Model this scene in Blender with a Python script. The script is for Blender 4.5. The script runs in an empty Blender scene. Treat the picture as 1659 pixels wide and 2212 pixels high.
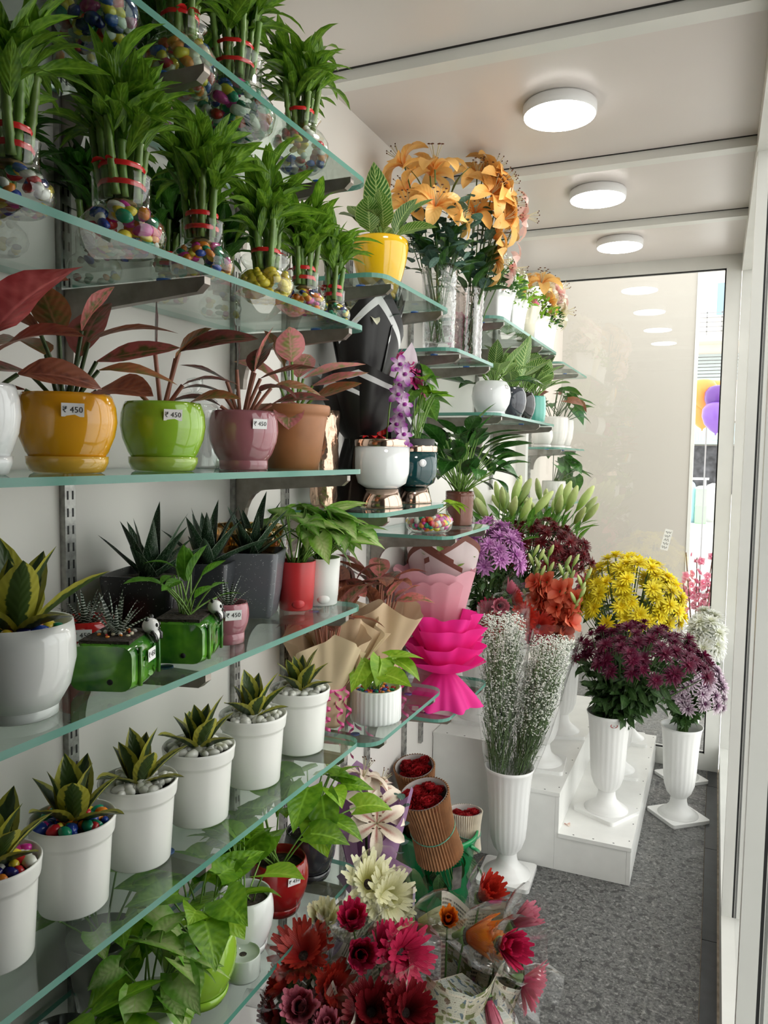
import bpy, math, random
from mathutils import Vector, Matrix
S = bpy.context.scene
C = S.collection
PI = math.pi
R = math.radians

# ---------------------------------------------------------------- camera
def set_camera():
    yaw, pitch, roll = 0.408274, 0.073443, 0.014619
    f = Vector((-math.sin(yaw)*math.cos(pitch), math.cos(yaw)*math.cos(pitch), -math.sin(pitch)))
    r = Vector((math.cos(yaw), math.sin(yaw), 0)); u = r.cross(f)
    r2 = math.cos(roll)*r + math.sin(roll)*u; u2 = -math.sin(roll)*r + math.cos(roll)*u
    cd = bpy.data.cameras.new('camera'); co = bpy.data.objects.new('camera', cd); C.objects.link(co)
    cd.sensor_fit = 'HORIZONTAL'; cd.sensor_width = 36.0; cd.lens = 36.0*1657.1/1659.0
    cd.clip_start = 0.02; cd.clip_end = 200
    m = Matrix((r2, u2, -f)).transposed().to_4x4(); m.translation = Vector((0, 0, 1.5))
    co.matrix_world = m; S.camera = co
set_camera()

# ---------------------------------------------------------------- sky, exposure
w = bpy.data.worlds.new('sky'); S.world = w; w.use_nodes = True
bg = w.node_tree.nodes['Background']
bg.inputs[0].default_value = (1.0, 0.985, 0.965, 1); bg.inputs[1].default_value = 1.9
LAMP = 16.0
vs = S.view_settings
vs.view_transform = 'Standard'; vs.look = 'None'; vs.gamma = 1.0; vs.use_curve_mapping = False
vs.exposure = 0.62
S.cycles.transparent_max_bounces = 16
S.cycles.max_bounces = 5
S.cycles.diffuse_bounces = 3
S.cycles.glossy_bounces = 2
S.cycles.transmission_bounces = 4
S.cycles.caustics_reflective = False
S.cycles.caustics_refractive = False
S.cycles.sample_clamp_indirect = 4.0
S.cycles.use_light_tree = False
S.cycles.light_sampling_threshold = 0.03
S.cycles.use_adaptive_sampling = True
S.cycles.adaptive_threshold = 0.04

# ---------------------------------------------------------------- material helpers
class NB:
    def __init__(s, name):
        s.m = bpy.data.materials.new(name); s.m.use_nodes = True
        s.t = s.m.node_tree; s.t.nodes.clear()
        s.out = s.t.nodes.new('ShaderNodeOutputMaterial')
    def node(s, typ, ins=None, **kw):
        n = s.t.nodes.new(typ)
        for k, v in kw.items(): setattr(n, k, v)
        for k, v in (ins or {}).items(): s.set(n.inputs[k], v)
        return n
    def set(s, sock, v):
        if isinstance(v, bpy.types.NodeSocket): s.t.links.new(v, sock)
        elif isinstance(v, (tuple, list)) and len(v) == 3 and sock.type == 'RGBA': sock.default_value = (*v, 1)
        else: sock.default_value = v
    def math(s, op, a, b=0.0, clamp=False):
        n = s.node('ShaderNodeMath', {0: a, 1: b}, operation=op, use_clamp=clamp); return n.outputs[0]
    def mix(s, f, a, b):
        n = s.node('ShaderNodeMix', {0: f, 6: a, 7: b}, data_type='RGBA'); return n.outputs[2]
    def ramp(s, f, lo, hi):
        n = s.node('ShaderNodeMapRange', {0: f, 1: lo, 2: hi}); n.clamp = True; return n.outputs[0]
    def uv(s):
        n = s.node('ShaderNodeTexCoord'); x = s.node('ShaderNodeSeparateXYZ', {0: n.outputs['UV']})
        return x.outputs[0], x.outputs[1], n
    def noise(s, scale, detail=2.0, co='Object', vec=None, rough=.5):
        if vec is None: vec = s.node('ShaderNodeTexCoord').outputs[co]
        return s.node('ShaderNodeTexNoise', {'Vector': vec, 'Scale': scale, 'Detail': detail, 'Roughness': rough}).outputs['Fac']
    def bump(s, h, strength, dist=.01):
        return s.node('ShaderNodeBump', {'Height': h, 'Strength': strength, 'Distance': dist}).outputs[0]
    def bsdf(s, color, rough=.5, metal=0.0, spec=.5, normal=None, coat=0.0, sheen=0.0, sss=0.0, **kw):
        d = {'Base Color': color, 'Roughness': rough, 'Metallic': metal, 'Specular IOR Level': spec, 'Coat Weight': coat}
        if normal is not None: d['Normal'] = normal
        if sheen: d['Sheen Weight'] = sheen
        n = s.node('ShaderNodeBsdfPrincipled', d); return n.outputs[0]
    def done(s, shader):
        s.t.links.new(shader, s.out.inputs[0]); return s.m

MATS = {}
def mat(name, col, rough=.5, metal=0.0, spec=.5, coat=0.0, nscale=0, namt=0.0, bscale=0, bstr=0.0, rand=0.0):
    if name in MATS: return MATS[name]
    b = NB(name); c = col
    if nscale:
        f = b.ramp(b.noise(nscale, 3), .3, .7)
        c = b.mix(f, tuple(x*(1-namt) for x in col), tuple(min(1, x*(1+namt)) for x in col))
    if rand:
        oi = b.node('ShaderNodeObjectInfo').outputs['Random']
        hs = b.node('ShaderNodeHueSaturation', {'Color': c, 'Value': b.math('ADD', 1-rand, b.math('MULTIPLY', oi, 2*rand)), 'Hue': b.math('ADD', .5-rand*.06, b.math('MULTIPLY', oi, rand*.12))})
        c = hs.outputs[0]
    nrm = b.bump(b.noise(bscale, 3), bstr) if bscale else None
    MATS[name] = b.done(b.bsdf(c, rough, metal, spec, nrm, coat)); return MATS[name]

def leafmat(name, c1, c2, pattern='plain', rough=.38, trans=.28, scale=1.0):
    if name in MATS: return MATS[name]
    b = NB(name); u, v, tc = b.uv()
    d = b.math('MULTIPLY', b.math('ABSOLUTE', b.math('SUBTRACT', u, .5)), 2.0)      # 0 midrib .. 1 edge
    oi = b.node('ShaderNodeObjectInfo').outputs['Random']
    vec = b.node('ShaderNodeCombineXYZ', {0: b.math('ADD', u, b.math('MULTIPLY', oi, 37.0)), 1: b.math('MULTIPLY', v, 3.0), 2: oi}).outputs[0]
    nz = b.noise(3.0*scale, 3, vec=vec)
    rib = b.ramp(d, .10, .03)
    if pattern == 'plain':
        f = b.ramp(b.math('ADD', nz, b.math('MULTIPLY', d, -.15)), .25, .7)
    elif pattern == 'margin':
        f = b.ramp(b.math('ADD', d, b.math('MULTIPLY', b.math('SUBTRACT', nz, .5), .5)), .52, .60); rib = 0.0
    elif pattern == 'stripe':
        sn = b.math('SINE', b.math('MULTIPLY', v, 75.0)); f = b.ramp(b.math('ADD', sn, b.math('MULTIPLY', b.math('SUBTRACT', nz, .5), 1.2)), .35, .55); rib = 0.0
    elif pattern == 'speck':
        vo = b.node('ShaderNodeTexVoronoi', {'Vector': b.node('ShaderNodeCombineXYZ', {0: u, 1: b.math('MULTIPLY', v, 5.0), 2: oi}).outputs[0], 'Scale': 13.0}).outputs['Distance']
        f = b.math('MAXIMUM', b.ramp(vo, .25, .17), b.ramp(d, .94, .98)); rib = 0.0
    elif pattern == 'vein':
        sn = b.math('SINE', b.math('MULTIPLY', b.math('SUBTRACT', v, b.math('MULTIPLY', d, .22)), 85.0))
        f = b.ramp(b.math('ADD', sn, b.math('MULTIPLY', b.math('SUBTRACT', nz, .5), 1.6)), .35, .7)
        f = b.math('MAXIMUM', f, b.ramp(d, .93, .97))
    elif pattern == 'pale':
        f = b.ramp(b.math('ADD', b.math('MULTIPLY', d, .7), b.math('MULTIPLY', nz, .9)), .55, 1.05); rib = b.ramp(d, .06, .02)
    elif pattern == 'blotch':
        f = b.ramp(b.math('ADD', nz, b.math('MULTIPLY', d, .3)), .45, .72)
    elif pattern == 'throat':
        f = b.ramp(b.math('ADD', v, b.math('MULTIPLY', d, .5)), .2, .62); rib = 0.0
    elif pattern == 'tip':
        f = b.ramp(b.math('ADD', v, b.math('MULTIPLY', nz, .2)), .3, .95); rib = 0.0
    col = b.mix(f, c1, c2)
    val = b.math('ADD', .78, b.math('MULTIPLY', oi, .44))
    col = b.node('ShaderNodeHueSaturation', {'Color': col, 'Value': val}).outputs[0]
    if not isinstance(rib, float):
        col = b.mix(b.math('MULTIPLY', rib, .45), col, tuple(min(1, x*1.5+.05) for x in c2))
    vein = b.math('SINE', b.math('MULTIPLY', b.math('SUBTRACT', v, b.math('MULTIPLY', d, .3)), 46.0))
    n = b.bump(b.math('ADD', b.math('MULTIPLY', vein, .25), b.math('MULTIPLY', d, .6)), .25, .003)
    p = b.bsdf(col, rough, 0, .5, n)
    tr = b.node('ShaderNodeBsdfTranslucent', {0: col}).outputs[0]
    MATS[name] = b.done(b.node('ShaderNodeMixShader', {0: trans, 1: p, 2: tr}).outputs[0]); return MATS[name]

def glassmat(name, tint, base=.045, power=4.0, rough=.0, bscale=0, bstr=0.0, haze=0.0, hcol=(1, 1, 1), gcol=(1, 1, 1)):
    if name in MATS: return MATS[name]
    b = NB(name)
    nrm = b.bump(b.noise(bscale, 2), bstr, .01) if bscale else None
    lw = b.node('ShaderNodeLayerWeight', {'Blend': .5} if nrm is None else {'Blend': .5, 'Normal': nrm}).outputs['Facing']
    f = b.math('ADD', base, b.math('MULTIPLY', b.math('POWER', lw, power), .85), clamp=True)
    t = b.node('ShaderNodeBsdfTransparent', {0: tint}).outputs[0]
    g = b.node('ShaderNodeBsdfGlossy', {'Color': gcol, 'Roughness': rough} if nrm is None else {'Color': gcol, 'Roughness': rough, 'Normal': nrm}).outputs[0]
    sh = b.node('ShaderNodeMixShader', {0: f, 1: t, 2: g}).outputs[0]
    if haze:
        df = b.node('ShaderNodeBsdfDiffuse', {0: hcol}).outputs[0]
        sh = b.node('ShaderNodeMixShader', {0: haze, 1: sh, 2: df}).outputs[0]
    MATS[name] = b.done(sh); return MATS[name]

# ---------------------------------------------------------------- mesh helpers
class MB:
    def __init__(s): s.v = []; s.f = []; s.uv = []; s.mi = []
    def face(s, idx, uvs=None, mi=0):
        s.f.append(tuple(idx)); s.uv.append(uvs or [(0, 0)]*len(idx)); s.mi.append(mi)
    def add(s, o, M=None):
        k = len(s.v); s.v += [tuple(M @ Vector(p)) if M else p for p in o.v]
        for f, u, m in zip(o.f, o.uv, o.mi): s.f.append(tuple(i+k for i in f)); s.uv.append(u); s.mi.append(m)
        return s
    def box(s, x0, y0, z0, x1, y1, z1, mi=0):
        k = len(s.v)
        s.v += [(x, y, z) for z in (z0, z1) for y in (y0, y1) for x in (x0, x1)]
        for q in ((0,2,3,1), (4,5,7,6), (0,1,5,4), (2,6,7,3), (0,4,6,2), (1,3,7,5)):
            s.face([k+i for i in q], [(0,0),(1,0),(1,1),(0,1)], mi)
        return s
    def tube(s, pts, rad, n=6, cap=True):
        pts = [Vector(p) for p in pts]; N = len(pts)
        if not isinstance(rad, (list, tuple)): rad = [rad]*N
        k = len(s.v); ref = None
        for i, p in enumerate(pts):
            d = (pts[min(i+1, N-1)] - pts[max(i-1, 0)]).normalized()
            if ref is None: ref = Vector((1, 0, 0)) if abs(d.x) < .8 else Vector((0, 1, 0))
            a = d.cross(ref).normalized(); bb = d.cross(a).normalized(); ref = bb.cross(d)*1.0 if False else ref
            for j in range(n):
                t = 2*PI*j/n; q = p + (a*math.cos(t) + bb*math.sin(t))*rad[i]; s.v.append(tuple(q))
        for i in range(N-1):
            for j in range(n):
                j2 = (j+1) % n
                s.face([k+i*n+j, k+i*n+j2, k+(i+1)*n+j2, k+(i+1)*n+j], [(j/n, i/(N-1)), ((j+1)/n, i/(N-1)), ((j+1)/n, (i+1)/(N-1)), (j/n, (i+1)/(N-1))])
        if cap:
            s.face([k+j for j in range(n)][::-1]); s.face([k+(N-1)*n+j for j in range(n)])
        return s
    def lathe(s, prof, n=32, fl=None, mi=0):
        k = len(s.v); N = len(prof)
        for i, (r, z) in enumerate(prof):
            for j in range(n):
                t = 2*PI*j/n; rr = r*(fl(i, j, n) if fl else 1.0); s.v.append((rr*math.cos(t), rr*math.sin(t), z))
        for i in range(N-1):
            for j in range(n):
                j2 = (j+1) % n
                s.face([k+i*n+j, k+i*n+j2, k+(i+1)*n+j2, k+(i+1)*n+j], [(j/n, i/(N-1)), ((j+1)/n, i/(N-1)), ((j+1)/n, (i+1)/(N-1)), (j/n, (i+1)/(N-1))], mi)
        return s
    def prism(s, poly, z0, z1, mside=0, mtop=0):
        k = len(s.v); n = len(poly)
        s.v += [(x, y, z0) for x, y in poly] + [(x, y, z1) for x, y in poly]
        s.face([k+i for i in range(n)][::-1], None, mtop); s.face([k+n+i for i in range(n)], None, mtop)
        for i in range(n): s.face([k+i, k+(i+1) % n, k+n+(i+1) % n, k+n+i], None, mside)
        return s
    def ball(s, c, rx, ry=None, rz=None, n=8, m=6):
        ry = ry or rx; rz = rz or rx; k = len(s.v)
        s.v.append((c[0], c[1], c[2]-rz))
        for i in range(1, m):
            a = -PI/2 + PI*i/m
            for j in range(n):
                t = 2*PI*j/n; s.v.append((c[0]+rx*math.cos(a)*math.cos(t), c[1]+ry*math.cos(a)*math.sin(t), c[2]+rz*math.sin(a)))
        s.v.append((c[0], c[1], c[2]+rz)); top = len(s.v)-1
        for j in range(n):
            s.face([k, k+1+(j+1) % n, k+1+j]); s.face([top, k+1+(m-2)*n+j, k+1+(m-2)*n+(j+1) % n])
            for i in range(m-2): s.face([k+1+i*n+j, k+1+i*n+(j+1) % n, k+1+(i+1)*n+(j+1) % n, k+1+(i+1)*n+j])
        return s
    def mesh(s, name, mats, smooth=True):
        me = bpy.data.meshes.new(name); me.from_pydata(s.v, [], s.f)
        uvl = me.uv_layers.new(name='uv'); flat = [c for f in s.uv for p in f for c in p]; uvl.data.foreach_set('uv', flat)
        for m in (mats if isinstance(mats, (list, tuple)) else [mats]): me.materials.append(m)
        if any(s.mi): me.polygons.foreach_set('material_index', s.mi)
        me.polygons.foreach_set('use_smooth', [smooth]*len(s.f))
        me.update(); return me

def obj(name, me, parent=None, M=None, kind=None):
    o = bpy.data.objects.new(name, me); C.objects.link(o)
    if parent is not None: o.parent = parent
    if M is not None: o.matrix_basis = M
    if kind: o['kind'] = kind
    return o
def thing(name, label, cat, loc=(0, 0, 0), rz=0.0, group=None):
    o = bpy.data.objects.new(name, None); C.objects.link(o); o.empty_display_size = .02
    o.location = loc; o.rotation_euler = (0, 0, rz); o['label'] = label; o['category'] = cat
    if group: o['group'] = group
    return o
def tag(o, label, cat, group=None):
    o['label'] = label; o['category'] = cat
    if group: o['group'] = group
    return o
def struct(name, me, parent=None):
    me.polygons.foreach_set('use_smooth', [False]*len(me.polygons))
    o = obj(name, me, parent)
    if parent is None: o['kind'] = 'structure'
    return o
def T(x, y, z): return Matrix.Translation((x, y, z))
def Rd(az, el, roll=0.0): return Matrix.Rotation(az-PI/2, 4, 'Z') @ Matrix.Rotation(el, 4, 'X') @ Matrix.Rotation(roll, 4, 'Y')
def Sc(s): return Matrix.Scale(s, 4)
def sharp(o, deg=35):
    me = o.data; me.polygons.foreach_set('use_smooth', [True]*len(me.polygons)); me.set_sharp_from_angle(angle=R(deg)); return o

SHAPES = {
 'lance': [(0, .10), (.15, .5), (.35, .92), (.5, 1), (.7, .78), (.88, .38), (1, 0)],
 'broad': [(0, .12), (.1, .55), (.25, .9), (.42, 1), (.65, .82), (.85, .42), (1, 0)],
 'heart': [(0, .70), (.1, .98), (.28, 1), (.5, .8), (.74, .42), (.9, .15), (1, 0)],
 'sword': [(0, .5), (.2, .8), (.45, 1), (.7, .8), (.88, .38), (1, 0)],
 'spike': [(0, 1), (.3, .86), (.6, .6), (.85, .27), (1, 0)],
 'petal': [(0, .25), (.2, .6), (.5, 1), (.75, .85), (.92, .45), (1, .04)],
 'strap': [(0, .35), (.25, .7), (.6, 1), (.85, .95), (.96, .8), (1, .4)],
 'round': [(0, .15), (.12, .62), (.35, .96), (.55, 1), (.78, .8), (.93, .45), (1, .05)],
}
def leafmb(L, W, shape='lance', c0=0.0, c1=0.0, fold=.15, nl=7, cols=5, twist=0.0, wav=0.0):
    prof = SHAPES[shape]; m = MB(); y = z = 0.0; ts = [i/(nl-1) for i in range(nl)]
    for i, t in enumerate(ts):
        if i:
            a = c0 + c1*(t+ts[i-1])/2; ds = L/(nl-1); y += math.cos(a)*ds; z += math.sin(a)*ds
        a = c0 + c1*t
        for k in range(len(prof)-1):
            if prof[k][0] <= t <= prof[k+1][0]:
                q = (t-prof[k][0])/(prof[k+1][0]-prof[k][0]); hw = (prof[k][1]*(1-q)+prof[k+1][1]*q)*W/2; break
        for c in range(cols):
            s = -1 + 2*c/(cols-1); x = s*hw; up = fold*abs(s)*hw + wav*hw*math.sin(t*9+s*2)*abs(s)
            back = 0.0
            if shape == 'heart' and t < .3: back = -(1-t/.3)*.17*L*abs(s)**1.5
            tw = twist*t; xx = x*math.cos(tw); zz = x*math.sin(tw)+up
            m.v.append((xx, y+back*math.cos(a)-zz*math.sin(a), z+zz*math.cos(a)+back*math.sin(a)))
    for i in range(nl-1):
        for c in range(cols-1):
            k = i*cols+c
            m.face([k, k+1, k+cols+1, k+cols], [(c/(cols-1), ts[i]), ((c+1)/(cols-1), ts[i]), ((c+1)/(cols-1), ts[i+1]), (c/(cols-1), ts[i+1])])
    return m
_lc = {}
def leaf(key, material, *a, **k):
    kk = (key, material.name)
    if kk not in _lc: _lc[kk] = leafmb(*a, **k).mesh(key, material)
    return _lc[kk]

def revolve(name, prof, material, sx=1.0, sz=1.0, n=36, fl=None):
    return MB().lathe([(r*sx, z*sz) for r, z in prof], n, fl).mesh(name, material)
def rrect(x0, y0, x1, y1, r, n=6, corners=(1, 1, 1, 1)):
    out = []
    for (cx, cy, a0), on in zip(((x1-r, y0+r, -90), (x1-r, y1-r, 0), (x0+r, y1-r, 90), (x0+r, y0+r, 180)), corners):
        if on:
            for i in range(n+1):
                a = R(a0 + 90*i/n); out.append((cx+r*math.cos(a), cy+r*math.sin(a)))
        else:
            out.append(((x1 if a0 in (-90, 0) else x0), (y1 if a0 in (0, 90) else y0)))
    return out
def textmesh(body, size, material):
    cu = bpy.data.curves.new('t', 'FONT'); cu.body = body; cu.size = size; cu.align_x = 'CENTER'; cu.align_y = 'CENTER'; cu.extrude = .0002; cu.resolution_u = 2
    o = bpy.data.objects.new('t', cu); C.objects.link(o)
    dg = bpy.context.evaluated_depsgraph_get(); me = bpy.data.meshes.new_from_object(o.evaluated_get(dg))
    bpy.data.objects.remove(o); bpy.data.curves.remove(cu); me.materials.clear(); me.materials.append(material); return me
# ================================================================ THE SETTING
def granite():
    b = NB('granite'); tc = b.node('ShaderNodeTexCoord').outputs['Object']
    n1 = b.noise(120, 4, rough=.75); n2 = b.noise(14, 3); n3 = b.noise(44, 2, rough=.6); n4 = b.noise(70, 2, rough=.7)
    c = b.mix(b.ramp(n1, .38, .64), (.045, .046, .046), (.20, .20, .19))
    c = b.mix(b.math('MULTIPLY', b.ramp(n3, .545, .585), .85), c, (.028, .028, .029))
    c = b.mix(b.math('MULTIPLY', b.ramp(n4, .575, .65), .7), c, (.34, .34, .32))
    c = b.mix(b.math('MULTIPLY', n2, .25), c, (.10, .10, .096))
    return b.done(b.bsdf(c, b.ramp(n2, .1, .95), 0, .5, b.bump(n1, .12, .002)))
M_gran = granite()
M_wall = mat('white_laminate', (.76, .73, .69), .38, nscale=3, namt=.03)
M_ceil = mat('ceiling_laminate', (.68, .63, .60), .28, nscale=2, namt=.04)
M_alu = mat('white_aluminium', (.72, .72, .68), .32, spec=.5, nscale=6, namt=.04)
M_gap = mat('black_gasket', (.008, .008, .008), .6)
M_steel = mat('brushed_bracket_steel', (.30, .27, .24), .38, metal=.85, nscale=30, namt=.2)
M_post = mat('upright_zinc', (.36, .36, .34), .42, metal=.7, nscale=60, namt=.35)
M_pane = glassmat('window_glass', (.97, .985, .98), .055)
M_shelf = glassmat('shelf_glass', (.86, .93, .90), .04, 4.0)
b_ = NB('glass_edge')
MATS['glass_edge'] = M_edge = b_.done(b_.node('ShaderNodeMixShader', {0: .25, 1: b_.bsdf((.10, .30, .235), .12, 0, .6), 2: b_.node('ShaderNodeBsdfTranslucent', {0: (.25, .55, .47)}).outputs[0]}).outputs[0])
M_black = mat('black_tile', (.022, .025, .03), .3, nscale=20, namt=.4)
M_grout = mat('dusty_grout', (.33, .28, .22), .9, nscale=40, namt=.3)

fl = struct('floor', MB().box(-1.3, -1.2, -.05, .016, 5.7, 0).mesh('floor', M_gran))
struct('bedding', MB().box(.016, -1.2, -.06, .13, 4.0, -.004).mesh('bedding', M_grout), fl)
y = -1.2
while y < 3.95:
    y2 = min(y+.62, 3.95); struct('tile', MB().box(.0185, y, -.05, .062, y2-.003, .0006).mesh('tile', M_black), fl); y = y2
struct('grout_line', MB().box(.062, -1.2, -.05, .0685, 3.95, .003).mesh('grout_line', M_grout), fl)
struct('wall_left', MB().box(-1.0, -.9, 0, -.9645, 4.0, 2.47).mesh('wall_left', M_wall))
struct('wall_back', MB().box(-1.0, -1.0, 0, .6, -.9, 2.47).mesh('wall_back', mat('back_wall_paint', (.45, .43, .41), .6)))
ce = struct('ceiling', MB().box(-1.2, -.95, 2.449, .14, 4.0, 2.5).mesh('ceiling', M_ceil))
beams = [-.49, .27, 1.03, 1.777, 2.56, 3.26]
edges = [-.9]+beams+[3.95]
for i in range(len(edges)-1):
    struct('panel', MB().box(-.9640, edges[i]+.024, 2.444, .069, edges[i+1]-.029, 2.4495).mesh('panel', M_ceil), ce)
for i, yb in enumerate(beams):
    t = struct('trim_%d' % (i+1), MB().box(-.964, yb-.022, 2.416, .066, yb+.026, 2.449).mesh('trim', M_alu))
    struct('gap', MB().box(-.964, yb-.028, 2.4425, .066, yb-.0225, 2.449).mesh('gap', M_gap), t)
# far glazed screen (window_1) with its frame
w1 = struct('window_1', MB().box(-.913, 3.968, .08, .002, 3.974, 2.39).mesh('pane', M_pane))
for nm, bx in (('jamb', (-.966, 3.945, 0, -.9125, 3.998, 2.449)), ('jamb', (.0015, 3.945, 0, .066, 3.998, 2.449)), ('rail', (-.913, 3.945, 0, .002, 3.998, .08)), ('rail', (-.913, 3.945, 2.388, .002, 3.998, 2.449))):
    struct(nm, MB().box(*bx).mesh(nm, M_alu), w1)
for bx in ((-.913, 3.955, 2.383, .002, 3.968, 2.3885), (-.0045, 3.955, .08, .002, 3.968, 2.39), (-.913, 3.955, .08, .002, 3.968, .086)):
    struct('gasket', MB().box(*bx).mesh('gasket', M_gap), w1)
struct('wall_far', MB().box(-1.3, 5.6, 0, -.172, 5.64, 3.3).mesh('wall_far', mat('beige_panel', (.52, .49, .44), .45)))
struct('trim_7', MB().box(-.172, 5.59, 0, -.150, 5.65, 3.3).mesh('trim', M_alu))
struct('wall_outer', MB().box(-1.1, 4.0, 0, -1.05, 5.6, 3.3).mesh('wall_outer', mat('outer_bay_paint', (.68, .62, .56), .5)))
# right side: glazed aluminium front
rr = struct('trim_right', MB().box(.0685, -.9, 0, .125, 3.945, .125).mesh('rail', M_alu))
struct('trim_8', MB().box(.066, -.9, 2.37, .125, 3.945, 2.449).mesh('rail', M_alu))
struct('daylight_blocker', MB().box(.104, -.9, .125, .125, .74, 2.37).mesh('pane', mat('blocker_grey', (.42, .41, .40), .5)))  # unseen opaque panel, added and sized to keep daylight off the near shelves
for k, (y0, y1) in enumerate(((.775, 1.37), (1.41, 2.46), (2.51, 3.94))):
    wn = struct('window_%d' % (k+2), MB().box(.104, y0, .125, .110, y1, 2.37).mesh('pane', M_pane))
    struct('jamb', MB().box(.0685, y1, .125, .098 if k < 2 else .115, y1+.035, 2.37).mesh('jamb', M_alu), wn)
    struct('gasket', MB().box(.098, y1+.001, .125, .1035, y1+.03, 2.37).mesh('gasket', M_gap), wn)
    struct('jamb', MB().box(.1035, y1+.001, .125, .125, y1+.035, 2.37).mesh('jamb', M_alu), wn)
struct('trim_9', MB().box(.0685, .74, .125, .125, .775, 2.37).mesh('jamb', M_alu))

# ceiling lamps
M_lampbody = mat('lamp_white_plastic', (.8, .8, .8), .35)
b_ = NB('lamp_glow'); M_glow = b_.done(b_.node('ShaderNodeEmission', {0: (1.0, .94, .87), 1: LAMP}).outputs[0])
lb = revolve('lamp_body', [(0, .036), (.092, .036), (.097, .03), (.097, .008), (.094, .004)], M_lampbody)
ld = revolve('diffuser', [(.094, .004), (.093, .0015), (.088, 0), (0, 0)], M_glow)
for yy, d in ((1.455, 'cut by the top edge'), (2.13, 'nearest and largest of those wholly in view'), (2.845, 'between two others'), (3.51, 'smallest, nearest the far glass')):
    t = thing('ceiling_lamp', 'lit round white ceiling lamp, ' + d, 'lamp', (-.427, yy, 2.408), 0, 'ceiling lamps in a row')
    obj('body', lb, t); obj('diffuser', ld, t)

# ---------------------------------------------------------------- shelves
WX = -.9645
M_pad = mat('blue_pad', (.03, .12, .45), .2)
def shelf(desc, y0, y1, z, x1=-.679, x0=-.956, rad=.04, near=1, far=1):
    poly = rrect(x0, y0, x1, y1, rad, 6, (near, far, 0, 0))
    o = obj('glass_shelf', MB().prism(poly, z-.010, z, 1, 0).mesh('glass_shelf', [M_shelf, M_edge], False))
    tag(o, desc, 'shelf', 'green-edged glass shelves'); return o
def bracket_mesh():
    prof = [(0, 0), (0, -.115)]
    for i in range(7):
        a = R(90*i/6); prof.append((.018+.05*(1-math.cos(a)), -.115+.08*math.sin(a)))
    prof += [(.255, -.021), (.268, -.010), (.268, 0)]
    m = MB(); n = len(prof)
    m.v = [(x, -.007, z) for x, z in prof]+[(x, .007, z) for x, z in prof]
    m.face(list(range(n))); m.face([n+i for i in range(n)][::-1])
    for i in range(n): m.face([i, n+i, n+(i+1) % n, (i+1) % n])
    return m.mesh('bracket_arm', M_steel, False)
BR = bracket_mesh(); PAD = revolve('pad', [(0, 0), (.011, 0), (.011, .0025), (0, .0025)], M_pad, n=12)
def bracket(y, z, where, x=WX+.012):
    t = thing('shelf_bracket', 'metal bracket under the ' + where, 'bracket', (x, y, z-.0128), 0, 'metal shelf brackets')
    obj('arm', BR, t); obj('pad', PAD, t, T(.19, 0, .0003))
def upright(y, z0, z1, where, x=WX):
    t = thing('shelf_upright', 'slotted grey metal shelf upright on the wall, ' + where, 'upright', (x, y, z0), 0, 'slotted wall uprights')
    obj('channel', MB().box(0, -.011, 0, .012, .011, z1-z0).mesh('channel', M_post, False), t)
    m = MB(); z = .03
    while z < z1-z0-.03:
        m.box(.0118, -.007, z, .0123, -.0035, z+.014); m.box(.0118, .0035, z, .0123, .007, z+.014); z += .028
    obj('slots', m.mesh('slots', M_gap, False), t, kind='stuff')
class _BN(dict):
    def __missing__(s, n):
        w = n.replace('glass shelf ', 'shelf ').split()
        return ' '.join(w[:10]).rstrip(',')
BN = _BN()
ZS1 = [2.058, 1.765, 1.471, 1.183, .889, .600]
N1 = ['highest glass shelf, carrying bamboo bowls close under the ceiling', 'second-highest glass shelf, carrying bamboo bowls', 'eye-level glass shelf under the yellow, green and mauve glazed pots',
      'glass shelf under the panda pots and square grey pots', 'glass shelf under the row of white collared pots', 'lowest glass shelf under the lime and red pots']
for z, n in zip(ZS1, N1):
    shelf(n, .02, 1.475, z)
    if z != 1.471: bracket(.93, z, BN[n] + ', nearer one')
    bracket(1.40, z, BN[n] + ', farther one')
S2 = [(1.895, 'glass shelf with rounded corner under the yellow pot of striped leaves'), (1.372, 'glass shelf under the white and teal gold-rimmed pots'), (.850, 'glass shelf under the small white ribbed pot')]
for z, n in S2:
    shelf(n, 1.535, 2.02, z, rad=.05); bracket(1.61, z, BN[n] + ', nearer one'); bracket(1.95, z, BN[n] + ', farther one')
S3 = [(1.802, 'glass shelf under the two cut crystal lily vases'), (1.275, 'glass shelf under the squat bowl of coloured stones'), (.747, 'glass shelf under the hot pink bouquet')]
for z, n in S3:
    shelf(n, 2.035, 2.49, z, rad=.05); bracket(2.11, z, BN[n] + ', nearer one'); bracket(2.42, z, BN[n] + ', farther one')
S4 = [(1.97, 'far high glass shelf under the white square planters'), (1.65, 'far glass shelf under the white, grey, black and turquoise pots')]
for z, n in S4:
    shelf(n, 2.51, 3.52, z, rad=.05)
    for yy, q in ((2.585, 'near'), (3.2, 'middle'), (3.46, 'farthest')): bracket(yy, z, BN[n] + ', ' + q + ' one')
for yy, z0, z1, d in ((.93, .3, 2.2, 'behind the yellow glazed pot'), (1.40, .3, 2.2, 'behind the mauve glazed pot'), (1.61, .2, 2.1, 'behind the black bouquet'), (1.95, .2, 2.1, 'right of the wrapped brown-leaf plants'),
                      (2.11, .25, 1.95, 'left of the pink paper bouquets'), (2.42, .25, 1.95, 'behind the pink bouquets'), (2.585, .45, 2.1, 'above the rose bundles'), (3.2, 1.4, 2.1, 'behind the dark grey pot'), (3.46, 1.35, 2.1, 'nearest the far glass screen')):
    upright(yy, z0, z1, d)
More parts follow.
